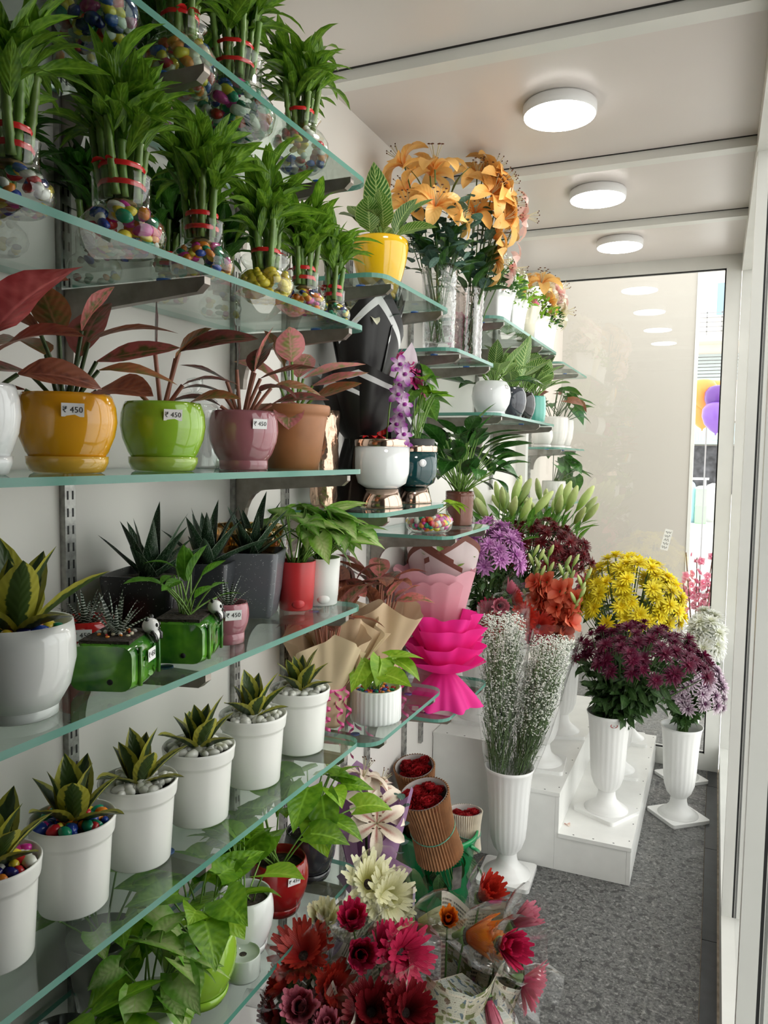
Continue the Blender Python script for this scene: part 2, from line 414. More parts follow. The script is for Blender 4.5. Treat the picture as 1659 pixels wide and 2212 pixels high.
# bay behind the glass screen
WX5 = -1.05
for z, n in ((2.007, 'empty glass shelf seen through the far screen'), (1.557, 'glass shelf seen through the far screen, under ribbed white pots'), (1.24, 'low glass shelf behind the far screen, hidden by lily buds')):
    shelf(n, 4.10, 4.95, z, -.767, -1.045); bracket(4.16, z, BN[n] + ', nearer one', WX5+.012); bracket(4.62, z, BN[n] + ', farther one', WX5+.012)
upright(4.16, 1.0, 2.2, 'close behind the far glass screen', WX5); upright(4.62, 1.0, 2.2, 'farther behind the far glass screen', WX5)

# stepped white plinth
M_ply = mat('plinth_white_board', (.80, .80, .77), .35, nscale=9, namt=.05)
M_nail = mat('nail_dark', (.05, .05, .05), .5)
pl = thing('stepped_plinth', 'white painted three-step plinth carrying pedestal vases along the wall', 'plinth', (0, 0, 0))
for i, (xa, xb, h) in enumerate(((-.962, -.722, .44), (-.722, -.474, .29), (-.474, -.221, .14))):
    obj('riser_panel', MB().box(xa, 2.735, .001, xb-.014, 2.749, h-.014).mesh('riser_panel', M_ply, False), pl)
    obj('side_panel', MB().box(xb-.0135, 2.735, .001, xb, 3.93, h-.0145).mesh('side_panel', M_ply, False), pl)
    tp = obj('tread', MB().box(xa, 2.731, h-.014, xb+.002, 3.935, h).mesh('tread', M_ply, False), pl)
    m = MB()
    for j in range(9):
        m.box(xb-.012, 2.78+j*.14, h, xb-.008, 2.785+j*.14, h+.0006)
    for j in range(3): m.box(xa+.05+j*.07, 2.742, h, xa+.056+j*.07, 2.746, h+.0006)
    obj('nail_heads', m.mesh('nail_heads', M_nail, False), tp, kind='stuff')
# paper note taped on the far glass
nt = thing('paper_note', 'small white paper note with handwriting taped to the far glass', 'note', (-.212, 3.966, 1.11), 0)
obj('sheet', MB().box(-.018, -.0005, -.052, .018, .0005, .052).mesh('sheet', mat('note_paper', (.85, .85, .82), .7), False), nt, Matrix.Rotation(R(12), 4, 'Y'))
m = MB(); rnd = random.Random(4)
for k in range(5):
    pts = []
    for i in range(9): pts.append((-.012+i*.003, -.0012, .038-k*.019+.006*math.sin(i*1.7+k*2.1)+rnd.uniform(-.002, .002)))
    m.tube(pts, .0007, 4)
obj('handwriting', m.mesh('handwriting', mat('pen_ink', (.08, .08, .1), .6)), nt, Matrix.Rotation(R(12), 4, 'Y'), kind='stuff')

# ---------------------------------------------------------------- outside
M_conc = mat('pale_concrete', (.75, .73, .70), .8, nscale=1.5, namt=.08)
og = struct('ground_outside', MB().box(-14, 5.66, -.06, 12, 60, -.01).mesh('ground', M_conc)); og['kind'] = 'structure'
struct('ground_front', MB().box(.13, -3, -.06, 12, 5.66, -.01).mesh('ground', M_conc))
bd = thing('facade', 'pale sunlit apartment facade across the street with balcony', 'building', (-.6, 38, 0))
M_fac = mat('facade_cream', (.82, .76, .68), .8, nscale=.6, namt=.05)
obj('wall', MB().box(-6, 0, 0, 6, .4, 16).mesh('wall', M_fac, False), bd)
for k in range(12): obj('cladding_line', MB().box(-6, -.04, 10.3+k*.42, 6, .01, 10.33+k*.42).mesh('cladding_line', mat('facade_line', (.62, .56, .5), .8), False), bd)
obj('balcony_slab', MB().box(-2.5, -1.2, 6.7, 3, 0, 6.95).mesh('balcony_slab', M_fac, False), bd)
M_rail = mat('balcony_rail_grey', (.35, .35, .36), .5)
for k in range(5): obj('railing', MB().box(-2.5, -1.2, 7.1+k*.2, 3, -1.17, 7.13+k*.2).mesh('railing', M_rail, False), bd)
for k in range(7): obj('baluster', MB().box(-2.5+k*.6, -1.2, 6.95, -2.46+k*.6, -1.16, 8.0).mesh('baluster', M_rail, False), bd)
wf = obj('window', MB().box(-.25, -.05, 7.9, .75, .05, 9.5).mesh('window', mat('window_white', (.9, .9, .9), .4), False), bd)
obj('pane', MB().box(-.2, -.08, 8.0, .22, -.05, 9.4).mesh('pane', mat('pane_pale', (.75, .78, .85), .2), False), wf)
obj('pane', MB().box(.28, -.08, 8.0, .70, -.05, 9.4).mesh('pane', mat('pane_blue', (.30, .45, .58), .2), False), wf)
M_shut = mat('shutter_grey', (.45, .5, .5), .5)
for k in range(8): obj('shutter_slat', MB().box(-2, -.12, 5.1+k*.15, 3, -.02, 5.1+k*.15+.12).mesh('shutter_slat', M_shut, False), bd)
obj('awning', MB().box(-2, -1.5, 3.2, 3, -.1, 3.35).mesh('awning', mat('awning_grey', (.6, .58, .55), .7), False), bd)
sg = obj('sign_board', MB().box(-2, -1.7, 2.2, 3, -1.6, 3.1).mesh('sign_board', mat('sign_teal', (.45, .66, .66), .6), False), bd)
obj('triangle_mark', MB().prism([(0, 0), (.5, 0), (.25, .45)], 0, .02).mesh('triangle_mark', mat('sign_white', (.9, .95, .95), .6), False), sg, T(.35, -1.71, 2.4) @ Matrix.Rotation(PI/2, 4, 'X'))
for k, hh in enumerate((.25, .4, .3, .5, .2)): obj('bar_mark', MB().box(-.55+k*.12, -1.72, 2.35, -.47+k*.12, -1.7, 2.35+hh).mesh('bar_mark', MATS['sign_white'], False), sg)
obj('shopfront', MB().box(-2, -.3, 0, 3, -.05, 2.15).mesh('shopfront', mat('shopfront_dark', (.10, .10, .11), .6, nscale=3, namt=.8), False), bd)
def sack(nm, label, cat, x, yy, wd, h, col, seed):
    prof = [(0, 0), (.9, 0), (1, .15), (1.02, .5), (.95, .8), (.6, .95), (.25, 1)]
    rn = random.Random(seed); o = obj(nm, MB().lathe([(r*wd/2, z*h) for r, z in prof], 14, lambda i, j, n: 1+.06*math.sin(j*1.7+i+seed)).mesh(nm, mat(nm+str(seed), col, .7)), None, T(x, yy, -.01)); tag(o, label, cat)
sack('sack', 'pale blue plastic sack standing on the street outside', 'sack', -.58, 20, .34, 1.0, (.45, .68, .85), 1)
sack('sack', 'white bulging sack beside the green drum outside', 'sack', -.02, 20.6, .6, .95, (.85, .85, .84), 2)
sack('sack', 'white sack behind the pale blue one outside', 'sack', -.9, 20.8, .5, 1.02, (.85, .86, .84), 3)
d = thing('drum', 'tall pale green drum standing on the street outside', 'drum', (-.32, 19.8, -.01))
obj('barrel', revolve('barrel', [(0, 0), (.95, 0), (1, .03), (1, .45), (1.04, .47), (1.04, .5), (1, .52), (1, .95)], mat('drum_green', (.42, .78, .42), .5), .13, .88), d)
obj('lid', revolve('lid', [(1.05, .94), (1.05, .98), (.5, 1.02), (0, 1.03)], mat('drum_lid', (.7, .9, .7), .5), .13, .88), d)
d = thing('crate', 'bright green box on a stall across the street', 'box', (-.95, 24, 1.0))
obj('box', MB().box(-.18, -.15, 0, .18, .15, .5).mesh('box', mat('box_green', (.08, .5, .16), .6), False), d)
d2 = thing('stall_table', 'white table under the green box across the street', 'table', (-.9, 24, -.01))
obj('table_top', MB().box(-.7, -.4, .95, .7, .4, 1.0).mesh('table_top', mat('stall_white', (.85, .85, .83), .6), False), d2)
for sx in (-.6, .6):
    for sy in (-.3, .3): obj('leg', MB().box(sx-.03, sy-.03, 0, sx+.03, sy+.03, .95).mesh('leg', MATS['stall_white'], False), d2)
M_bo = mat('balloon_orange', (.95, .36, .08), .25); M_bp = mat('balloon_purple', (.16, .06, .32), .2); M_by = mat('balloon_amber', (.95, .55, .10), .25)
bal = MB().lathe([(.005, -.02), (.01, 0), (.055, .03), (.11, .09), (.138, .17), (.134, .24), (.10, .29), (.045, .31), (0, .313)], 18)
for x, yy, z, mt, lab in ((-.165, 8.72, 2.03, M_bo, 'orange balloon, highest in the bunch outside'), (-.06, 9.1, 2.05, M_bo, 'orange balloon partly behind the window frame'), (-.235, 9.05, 1.95, M_by, 'amber balloon at the left of the bunch outside'),
                          (-.165, 8.85, 1.83, M_bo, 'orange balloon low in the bunch outside'), (-.015, 8.55, 1.95, M_bp, 'upper dark purple balloon of the bunch outside'), (-.06, 8.8, 1.86, M_bp, 'dark purple balloon tucked behind two others'), (-.03, 8.42, 1.77, mat('balloon_violet', (.25, .12, .5), .2), 'violet balloon hanging lowest in the bunch')):
    o = obj('balloon', bal.mesh('balloon', mt), None, T(x, yy, z)); tag(o, lab, 'balloon', 'balloons outside the window')
bp = thing('balloon_stand', 'thin pole holding the balloon bunch outside', 'pole', (-.13, 9.45, -.01))
obj('pole', MB().tube([(0, 0, 0), (0, 0, 2.1)], .008, 8).mesh('pole', M_rail), bp); obj('foot', MB().box(-.15, -.15, 0, .15, .15, .03).mesh('foot', M_rail, False), bp)
# ================================================================ POTS AND PLANTS
APPLE = [(0, 0), (.60, 0), (.66, .03), (.82, .2), (.95, .42), (1, .62), (.98, .82), (.92, .95), (.88, 1.0), (.84, .985), (.86, .85), (.84, .8), (0, .8)]
SAUCER = [(0, 0), (.80, 0), (.90, .12), (.99, .6), (1, 1), (.95, 1), (.86, .45), (0, .4)]
FLATSAUCER = [(0, 0), (.95, 0), (1, .08), (1, 1), (.94, 1), (.93, .4), (0, .4)]
COLLAR = [(0, 0), (.74, 0), (.79, .015), (.80, .03), (.90, .76), (.905, .785), (.955, .81), (.965, .83), (.985, .93), (1, .965), (1, .985), (.98, 1), (.95, .992), (.90, .93), (.87, .88), (0, .88)]
TUMBLER = [(0, 0), (.72, 0), (.75, .02), (1, 1), (.965, 1), (.93, .88), (0, .88)]
BALL = [(0, 0), (.55, 0), (.72, .06), (.92, .3), (1, .55), (.95, .8), (.80, .96), (.74, 1), (.70, .97), (.74, .85), (0, .85)]
CYL = [(0, 0), (.93, 0), (.97, .02), (1, .08), (1, .97), (.985, 1), (.94, 1), (.93, .9), (0, .9)]
def gloss(name, col, rough=.09): return mat(name, col, rough, 0, .6, .3)
M_soil = mat('dark_soil', (.035, .025, .018), .95, nscale=80, namt=.6, bscale=120, bstr=.8)
M_stick = mat('sticker_white', (.85, .85, .85), .5); M_ink = mat('sticker_ink', (.03, .03, .03), .6)
M_whiteg = gloss('white_glaze', (.78, .80, .78)); M_whitem = mat('white_satin_pot', (.78, .78, .74), .22, 0, .5, nscale=8, namt=.02)

def soil(root, r, z, material=None): return obj('soil', revolve('soil', [(0, .004), (r*.6, .003), (r, 0)], material or M_soil, n=20), root, T(0, 0, z))
_price = textmesh('\u20b9 450', .0105, M_ink); _stk = MB().box(-.0135, -.0085, -.0004, .0135, .0085, 0).mesh('sticker', M_stick, False)
def sticker(root, r, az, z, tilt=0.0, s=1.0):
    M = T(r*math.cos(az), r*math.sin(az), z) @ Matrix.Rotation(az+PI/2, 4, 'Z') @ Matrix.Rotation(PI/2-tilt, 4, 'X') @ Sc(s)
    k = obj('price_sticker', _stk, root, M); obj('lettering', _price, k, T(0, 0, .0002)); k['label'] = 'white price sticker'
def pot(root, prof, R_, H, material, saucer=None, sr=.8, sh=.02, smat=None, soilz=None, n=40, fl=None):
    z0 = 0.0
    if saucer:
        obj('saucer', revolve('saucer', saucer, smat or material, sr, sh, n), root); z0 = sh*.42
    p = obj('pot', revolve('pot', prof, material, R_, H, n, fl), root, T(0, 0, z0)); return z0
def rint(R_, prof=APPLE): return R_*prof[-2][0]*.98

STONE_COL = {'white': (.72, .72, .66), 'cream': (.62, .56, .40), 'yellow': (.80, .62, .05), 'orange': (.78, .24, .03), 'magenta': (.60, .03, .30), 'blue': (.02, .06, .36), 'green': (.01, .26, .14), 'red': (.55, .02, .03), 'navy': (.02, .02, .16)}
_st = {}
def stone(col):
    if col not in _st:
        L = []
        for v in range(3):
            rn = random.Random(hash(col) % 97*0+v*7+len(col)); m = MB().ball((0, 0, 0), 1, .72, .62, 8, 6)
            m.v = [tuple(c*(1+.10*math.sin(3*p[0]+v*2)+.08*math.cos(4*p[1]+v)) for c in p) for p in m.v]
            L.append(m.mesh('pebble', mat('stone_'+col, STONE_COL[col], .18, 0, .6)))
        _st[col] = L
    return _st[col]
def stones_top(root, r, z, cols, n, size, seed):
    rn = random.Random(seed)
    for i in range(n):
        rr = r*math.sqrt((i+.5)/n)*.92; a = i*2.39996+rn.uniform(-.25, .25)
        s = size*rn.uniform(.75, 1.25)
        obj('pebble', rn.choice(stone(rn.choice(cols))), root, T(rr*math.cos(a), rr*math.sin(a), z+rn.uniform(0, size*.5)) @ Matrix.Rotation(rn.uniform(0, 6.3), 4, 'Z') @ Matrix.Rotation(rn.uniform(-.5, .5), 4, 'X') @ Sc(s))
MULTI = ['white', 'yellow', 'orange', 'magenta', 'blue', 'green', 'red', 'yellow', 'white', 'navy']

# ---- lucky bamboo
M_glassb = glassmat('bowl_glass', (.93, .96, .94), .05, 3.0)
ML_bam = leafmat('bamboo_leaf', (.065, .18, .010), (.24, .44, .035), 'plain', .32, .35)
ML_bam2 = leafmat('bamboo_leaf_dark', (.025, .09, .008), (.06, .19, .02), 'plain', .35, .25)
M_stalk = mat('bamboo_stalk', (.16, .27, .06), .35, nscale=25, namt=.35, rand=.15)
M_rib = mat('red_ribbon', (.62, .02, .02), .22, 0, .6)
M_root = mat('roots', (.22, .14, .05), .8, nscale=40, namt=.4)
def bam_leaves(m): return [leaf('leaf%d' % i, m, L, W, 'lance', .15, c, .25, 7) for i, (L, W, c) in enumerate(((.088, .021, -1.0), (.075, .022, -.5), (.100, .020, -1.5), (.065, .019, -.1)))]
_stalk = None
def stalkmesh(h, seed):
    pts = []; rad = []; z = 0.0; rn = random.Random(seed); wob = rn.uniform(-.006, .006)
    while z < h:
        for dz, rr in ((0, .0060), (.018, .0053), (.022, .0065)):
            if z+dz <= h: pts.append((wob*math.sin((z+dz)*20), 0, z+dz)); rad.append(rr)
        z += .024
    return MB().tube(pts, rad, 7).mesh('stalk', M_stalk)
_stk_m = [stalkmesh(.070+.014*i, i) for i in range(4)]
BOWL = {'squat': [(0, 0), (.72, 0), (.93, .16), (1, .40), (.96, .62), (.80, .82), (.68, .92), (.66, .98), (.66, 1.62), (.69, 1.66)],
        'round': [(0, 0), (.62, 0), (.86, .18), (1, .55), (.97, .85), (.82, 1.1), (.62, 1.26), (.56, 1.34), (.62, 1.5), (.72, 1.62)],
        'pinch': [(0, 0), (.62, 0), (.85, .2), (1, .55), (.92, .85), (.72, 1.02), (.68, 1.08), (.84, 1.3), (.88, 1.42), (.82, 1.48)]}
def bamboo(label, x, y, z, Rb, seed, kind='squat', cols=MULTI, nst=9, top=.27, dark=False, npeb=46, up=1.22, nl=11):
    rn = random.Random(seed); t = thing('lucky_bamboo', label, 'plant', (x, y, z), rn.uniform(0, 6), 'bamboo arrangements in glass bowls')
    prof = BOWL[kind]; hb = .84*Rb*up
    obj('bowl', revolve('bowl', prof, M_glassb, Rb, hb, 28), t)
    def rad(zz):
        for k in range(len(prof)-1):
            if prof[k][1] <= zz <= prof[k+1][1]: q = (zz-prof[k][1])/max(1e-6, prof[k+1][1]-prof[k][1]); return prof[k][0]*(1-q)+prof[k+1][0]*q
        return .6
    ps = .185*Rb*rn.uniform(.95, 1.1); fillz = .92 if kind != 'round' else 1.12; npeb = int(npeb*1.5)
    for i in range(npeb):
        zz = .14 + (fillz-.1)*((i*.75488) % 1); a = i*2.39996
        rr = max(.2*Rb, rad(zz)*Rb-ps*1.02)
        if i % 3 == 0: zz = .06+.1*rn.random(); rr = .62*Rb*math.sqrt(rn.random())
        elif i % 7 == 0: zz = fillz; rr = .5*Rb*rn.random()
        obj('pebble', rn.choice(stone(rn.choice(cols))), t, T(rr*math.cos(a), rr*math.sin(a), max(zz*hb, ps*.7)) @ Matrix.Rotation(a+PI/2+rn.uniform(-.6, .6), 4, 'Z') @ Matrix.Rotation(rn.uniform(-.7, .7), 4, 'Y') @ Sc(ps*rn.uniform(.85, 1.15)))
    zn = prof[-1][1]*hb; rn_ = .44*Rb
    obj('roots', MB().lathe([(.02*Rb, zn*.60), (.30*Rb, zn*.62), (.34*Rb, zn*.65), (.24*Rb, zn*.70), (.1*Rb, zn*.72)], 18, lambda i, j, n: 1+.12*math.sin(j*2.3+i)).mesh('roots', M_root), t)
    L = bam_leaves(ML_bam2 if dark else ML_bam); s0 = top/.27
    for i in range(nst):
        a = i*2.39996; r = rn_*math.sqrt((i+.4)/nst); sm = rn.randrange(4); hs = (.070+.014*sm)*.95*s0
        lean = .14; bx, by = r*math.cos(a), r*math.sin(a)
        obj('stalk', _stk_m[sm], t, T(bx, by, zn*.72) @ Rd(a, PI/2-lean*r/rn_) @ Matrix.Rotation(-PI/2, 4, 'X') @ Sc(s0))
        tz = zn*.72+hs
        for k in range(nl):
            la = a+rn.uniform(-1.7, 1.7) if i > 2 else rn.uniform(0, 6.3); el = R(rn.uniform(22, 86))
            base = T(bx*1.25, by*1.25, zn+(tz-zn)*rn.uniform(.35, 1.0)+k*.0045*s0)
            obj('leaf', L[rn.randrange(4)], t, base @ Rd(la, el, rn.uniform(-.6, .6)) @ Sc(s0*rn.uniform(.8, 1.2)))
    for q, (zz, rr) in enumerate(((zn*1.12, rn_*1.12), (zn*.88, rn_*1.15))[:2 if kind == 'squat' else 1]):
        obj('ribbon', MB().lathe([(rr, zz-.0035), (rr*1.05, zz), (rr, zz+.0035)], 20, lambda i, j, n: 1+.03*math.sin(j*3)).mesh('ribbon', M_rib), t)
    bw = MB()
    for sx in (-1, 1): bw.add(leafmb(.022, .014, 'round', .5, -1.2, .3, 5), T(rn_*1.1, 0, zn*1.12) @ Matrix.Rotation(sx*1.2-PI/2, 4, 'Z'))
    obj('bow', bw.mesh('bow', M_rib), t)
    return t
Z1, Z2 = ZS1[0], ZS1[1]
bamboo('bamboo in a round bowl seen from below at the upper left of the top shelf', -.80, .837, Z1, .060, 1, 'round', npeb=52)
bamboo('bamboo in a round bowl of amber stones, second on the top shelf', -.79, 1.005, Z1, .058, 2, 'round', ['yellow', 'orange', 'cream', 'red', 'blue', 'yellow', 'cream'], npeb=56)
bamboo('large squat bowl of bamboo with green and magenta stones on the top shelf', -.80, 1.165, Z1, .072, 3, 'squat', ['green', 'magenta', 'blue', 'yellow', 'white', 'green', 'red'], nst=11, npeb=60, up=1.25)
bamboo('bamboo with speckled mixed stones at the far end of the top shelf', -.78, 1.36, Z1, .058, 4, 'round', ['red', 'white', 'blue', 'orange', 'yellow', 'white'], nst=11)
for k, (yy, d) in enumerate(((.92, 'left'), (1.09, 'middle'), (1.27, 'right'))):
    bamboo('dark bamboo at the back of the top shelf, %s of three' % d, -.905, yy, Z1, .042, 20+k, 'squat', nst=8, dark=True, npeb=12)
bamboo('tall bamboo with red ribbons at the left edge of the second shelf', -.735, .640, Z2, .046, 5, 'squat', nst=7, top=.27)
bamboo('wide bowl of bamboo with big coloured stones on the second shelf', -.745, .825, Z2, .058, 6, 'squat', nst=11, top=.27, npeb=52)
bamboo('bamboo with orange and blue stones, right of the wide bowl', -.735, .985, Z2, .049, 7, 'squat', ['orange', 'blue', 'yellow', 'magenta', 'green', 'orange'], nst=9)
bamboo('bamboo in a flared bowl filled with yellow stones', -.738, 1.170, Z2, .050, 8, 'pinch', ['yellow'], nst=9, npeb=60)
bamboo('bamboo with orange and white stones near the end of the second shelf', -.730, 1.290, Z2, .043, 9, 'squat', ['orange', 'white', 'yellow', 'magenta', 'navy', 'yellow'], nst=8, top=.25)
bamboo('small bamboo with two green stones at the end of the second shelf', -.722, 1.395, Z2, .036, 10, 'squat', ['green', 'yellow', 'yellow', 'navy', 'green'], nst=7, top=.24)
for k, (yy, d) in enumerate(((.76, 'leftmost of four'), (.94, 'second of four'), (1.11, 'third of four'), (1.27, 'rightmost of four'))):
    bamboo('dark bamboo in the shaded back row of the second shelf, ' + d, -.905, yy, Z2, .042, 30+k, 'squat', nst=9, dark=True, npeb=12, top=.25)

# ---- generic leaf plants
def stems_mesh(root, paths, rad, material, name='stems'):
    m = MB()
    for p in paths: m.tube(p, rad, 5, False)
    return obj(name, m.mesh(name, material), root, kind='stuff')
def arc(a, b, sag=.3, n=5):
    a = Vector(a); b = Vector(b); mid = (a+b)/2 + Vector((0, 0, (b-a).length*sag))
    return [(1-t)**2*a + 2*t*(1-t)*mid + t*t*b for t in [i/(n-1) for i in range(n)]]
M_petg = mat('petiole_green', (.16, .30, .05), .45); M_petr = mat('petiole_pink', (.36, .14, .09), .4, nscale=30, namt=.3); M_petd = mat('petiole_dark', (.06, .10, .03), .45)
def hearts(root, z0, n, L, W, mats, seed, r0=.03, r1=.09, h0=.03, h1=.12, shape='heart', droop=(-50, 5), stem=M_petg, rs=.0016, bias=None, c1=-.6, wav=.0, fold=.22):
    rn = random.Random(seed); paths = []
    for i in range(n):
        q = (i+.5)/n; a = i*2.39996+rn.uniform(-.4, .4)
        if bias is not None and rn.random() < .55: a = bias+rn.uniform(-1.1, 1.1)
        r = r0+(r1-r0)*rn.random()**.7; h = h1-(h1-h0)*(r-r0)/max(1e-6, r1-r0)*rn.uniform(.5, 1.0)
        p = (r*math.cos(a), r*math.sin(a), z0+h); s = rn.uniform(.7, 1.15)
        me = leaf('leaf_%s%d%d' % (shape, int(L*1000), i % 3), mats[i % len(mats)], L*(1, .9, 1.08)[i % 3], W*(1, 1.06, .92)[i % 3], shape, .2, c1*(1, 1.5, .6)[i % 3], fold, 7, 5, 0, wav)
        obj('leaf', me, root, T(*p) @ Rd(a+rn.uniform(-.5, .5), R(rn.uniform(*droop)), rn.uniform(-.5, .5)) @ Sc(s))
        paths.append(arc((rn.uniform(-.012, .012), rn.uniform(-.012, .012), z0-.005), p, .12))
    stems_mesh(root, paths, rs, stem)
def rosette(root, z0, n, L, W, mats, seed, shape, el=(15, 78), c1=-.5, fold=.35, r=.012, key='', wav=0.0):
    rn = random.Random(seed)
    for i in range(n):
        q = i/max(1, n-1); a = i*2.39996+rn.uniform(-.2, .2)
        me = leaf('ros_%s%s%d%d' % (shape, key, int(L*1000), i % 3), mats[i % len(mats)], L*(1, .88, 1.1)[i % 3], W, shape, .1, c1*(1, .5, 1.4)[i % 3], fold, 7, 5, (.3, -.3, 0)[i % 3], wav)
        obj('leaf', me, root, T(r*math.cos(a), r*math.sin(a), z0) @ Rd(a, R(el[0]+(el[1]-el[0])*q+rn.uniform(-6, 6)), rn.uniform(-.15, .15)) @ Sc(rn.uniform(.85, 1.1)))
ML_pink = leafmat('aglaonema_pink', (.10, .12, .03), (.50, .14, .13), 'blotch', .36, .2)
ML_brown = leafmat('aglaonema_brown', (.16, .045, .03), (.30, .10, .055), 'blotch', .36, .2)
ML_red = leafmat('aglaonema_red', (.34, .04, .045), (.55, .12, .12), 'plain', .36, .25)
ML_dark = leafmat('aglaonema_dark', (.035, .05, .018), (.20, .055, .05), 'blotch', .28, .12)
ML_olive = leafmat('aglaonema_olive', (.13, .14, .03), (.32, .12, .05), 'blotch', .34, .2)
ML_rose = leafmat('aglaonema_rose', (.30, .30, .10), (.70, .25, .26), 'blotch', .36, .3)
CAMR, CAML, CAMF = R(23), R(203), R(-67)     # image right, image left, towards the viewer
def agla(root, z0, specs, mats, seed, stem, rs=.004, sc=1.0):
    """specs: (petiole height, az, radius, leaf elevation deg, length, width, curl, material index, roll)"""
    rn = random.Random(seed); paths = []
    for k, (h, az, r, el, L, W, cu, mi, ro) in enumerate(specs):
        p = (r*math.cos(az), r*math.sin(az), z0+h)
        me = leafmb(L*1.05, W*1.25, 'broad', .25, cu, .22, 9, 5, rn.uniform(-.5, .5), .06).mesh('leaf', mats[mi])
        obj('leaf', me, root, T(*p) @ Rd(az, R(el), ro))
        paths.append(arc((rn.uniform(-.006, .006), rn.uniform(-.006, .006), z0-.01), p, .05))
    stems_mesh(root, paths, rs, stem)

# ---- eye-level shelf: glazed pots
Z3 = ZS1[2]
def glazed(label, x, y, z, R_, H, col, cname, sr=.82, sh=.022, prof=APPLE, saucer=SAUCER, nm='potted_aglaonema', scol=None, group=None):
    t = thing(nm, label, 'plant', (x, y, z), 0, group); m = gloss(cname, col)
    z0 = pot(t, prof, R_, H, m, saucer, R_*sr, sh, gloss(cname+'_saucer', scol) if scol else m); soil(t, rint(R_, prof), z0+H*.81); return t, z0+H*.82
t, zt = glazed('white rounded glazed pot of red-leaved aglaonema at the left edge', -.775, .612, Z3, .053, .094, (.80, .82, .82), 'glaze_white')
agla(t, zt, [(.05, CAMR, .03, 20, .10, .05, -.8, 0, .3), (.08, CAML, .03, 30, .10, .05, -.6, 0, 0), (.075, CAMR, .03, 38, .12, .085, -.6, 1, -.2), (.04, CAMF, .03, 10, .10, .05, -.9, 2, .2), (.10, R(80), .03, 35, .11, .05, -.7, 0, 0), (.03, CAMR+.5, .05, -5, .09, .045, -.6, 0, .5)], [ML_brown, ML_red, ML_red], 3, M_petd, .0028)
t, zt = glazed('yellow rounded glazed pot of broad pink-brown aglaonema', -.79, .768, Z3, .063, .094, (.78, .36, .012), 'glaze_yellow', scol=(.74, .42, .05))
sticker(t, .0635, R(-38), .080, -.18)
agla(t, zt, [(.085, CAMR, .03, 12, .115, .042, -.7, 1, .2), (.10, CAML, .035, 18, .13, .048, -.4, 1, -.2), (.06, CAMR, .04, 2, .11, .03, -.2, 0, .6), (.045, CAML, .05, -4, .12, .05, -.6, 0, .2), (.05, CAMR+.4, .04, -8, .10, .045, -.5, 2, .3),
            (.07, CAML-.5, .04, 22, .10, .05, -.9, 2, 0), (.02, CAMR-.4, .05, -5, .09, .05, -.5, 1, .4), (.02, CAML+.5, .05, -12, .10, .045, -.5, 1, -.3), (.07, R(100), .03, 55, .11, .05, -.7, 0, 0), (.09, CAMF, .02, 45, .09, .04, -.8, 2, .3), (.10, CAMR+.2, .02, 55, .07, .03, -.5, 0, 0)], [ML_pink, ML_brown, ML_olive], 5, M_petd, .0028)
t, zt = glazed('lime green glazed pot with a tall single-stemmed aglaonema', -.79, .96, Z3, .064, .096, (.28, .50, .035), 'glaze_lime', scol=(.36, .52, .08))
sticker(t, .0645, R(-38), .084, -.22)
agla(t, zt, [(.095, CAML, .012, 74, .088, .032, .1, 2, .2), (.085, CAMR, .02, 40, .07, .05, -.5, 0, .2), (.095, CAMR, .025, 10, .12, .038, -.5, 1, .5), (.045, CAMR+.1, .03, 12, .085, .032, -.9, 1, .1), (.03, CAML, .035, 30, .075, .04, -2.2, 2, -.2), (.015, CAMR-.2, .04, 8, .085, .035, -.6, 0, .3)], [ML_olive, ML_dark, ML_dark], 7, M_petr, .0035)
t, zt = glazed('mauve glazed pot with dark bronze pink-stemmed aglaonema', -.78, 1.165, Z3, .062, .094, (.34, .125, .15), 'glaze_mauve', .70, .024, APPLE, FLATSAUCER)
sticker(t, .0635, R(-30), .080, -.14)
agla(t, zt, [(.085, CAMR, .02, 62, .085, .042, -.3, 2, .2), (.075, CAMR, .03, 8, .10, .042, -.4, 0, .2), (.07, CAML, .03, 15, .085, .038, -.4, 0, .1), (.09, CAML+.3, .012, 78, .085, .03, -.2, 0, 0), (.045, CAML, .035, 18, .085, .034, -1.0, 0, 0), (.03, CAMR, .05, 5, .10, .032, -.5, 0, .3),
            (.025, CAML+.2, .04, 15, .10, .034, -1.1, 0, .1), (.05, CAMR-.6, .04, 10, .085, .035, -1.2, 0, .1), (.06, CAMR+.4, .05, 0, .10, .04, -.8, 1, .2), (.09, R(90), .03, 45, .09, .04, -.6, 0, 0)], [ML_dark, ML_olive, ML_pink], 9, M_petr, .0034)
t = thing('potted_aglaonema', 'terracotta plastic pot of pale pink aglaonema at the end of the eye-level shelf', 'plant', (-.80, 1.375, Z3))
M_terra = mat('terracotta_plastic', (.36, .145, .055), .45, nscale=20, namt=.12)
obj('pot', revolve('pot', [(0, .006), (.60, .006), (.64, 0), (.70, 0), (.72, .10), (.745, .11), (.93, .80), (.93, .84), (1.0, .86), (1.02, .97), (1.0, 1), (.95, 1), (.92, .88), (0, .88)], M_terra, .074, .128), t); soil(t, .066, .113)
agla(t, .113, [(.07, CAMR, .02, 8, .125, .042, -.3, 0, .4), (.055, CAMR-.15, .04, 2, .115, .036, -.1, 0, .5), (.10, CAMF, .03, 55, .075, .05, -.6, 0, .2), (.06, CAML, .03, 30, .10, .05, -.7, 0, -.2), (.03, CAMR, .04, 10, .10, .032, -.2, 1, .5), (.075, R(100), .03, 40, .09, .045, -.6, 0, 0), (.02, CAMF, .05, -70, .06, .05, -.3, 0, 0), (.09, CAML+.4, .02, 60, .08, .04, -.5, 1, 0)], [ML_rose, ML_olive], 11, M_petg, .003)
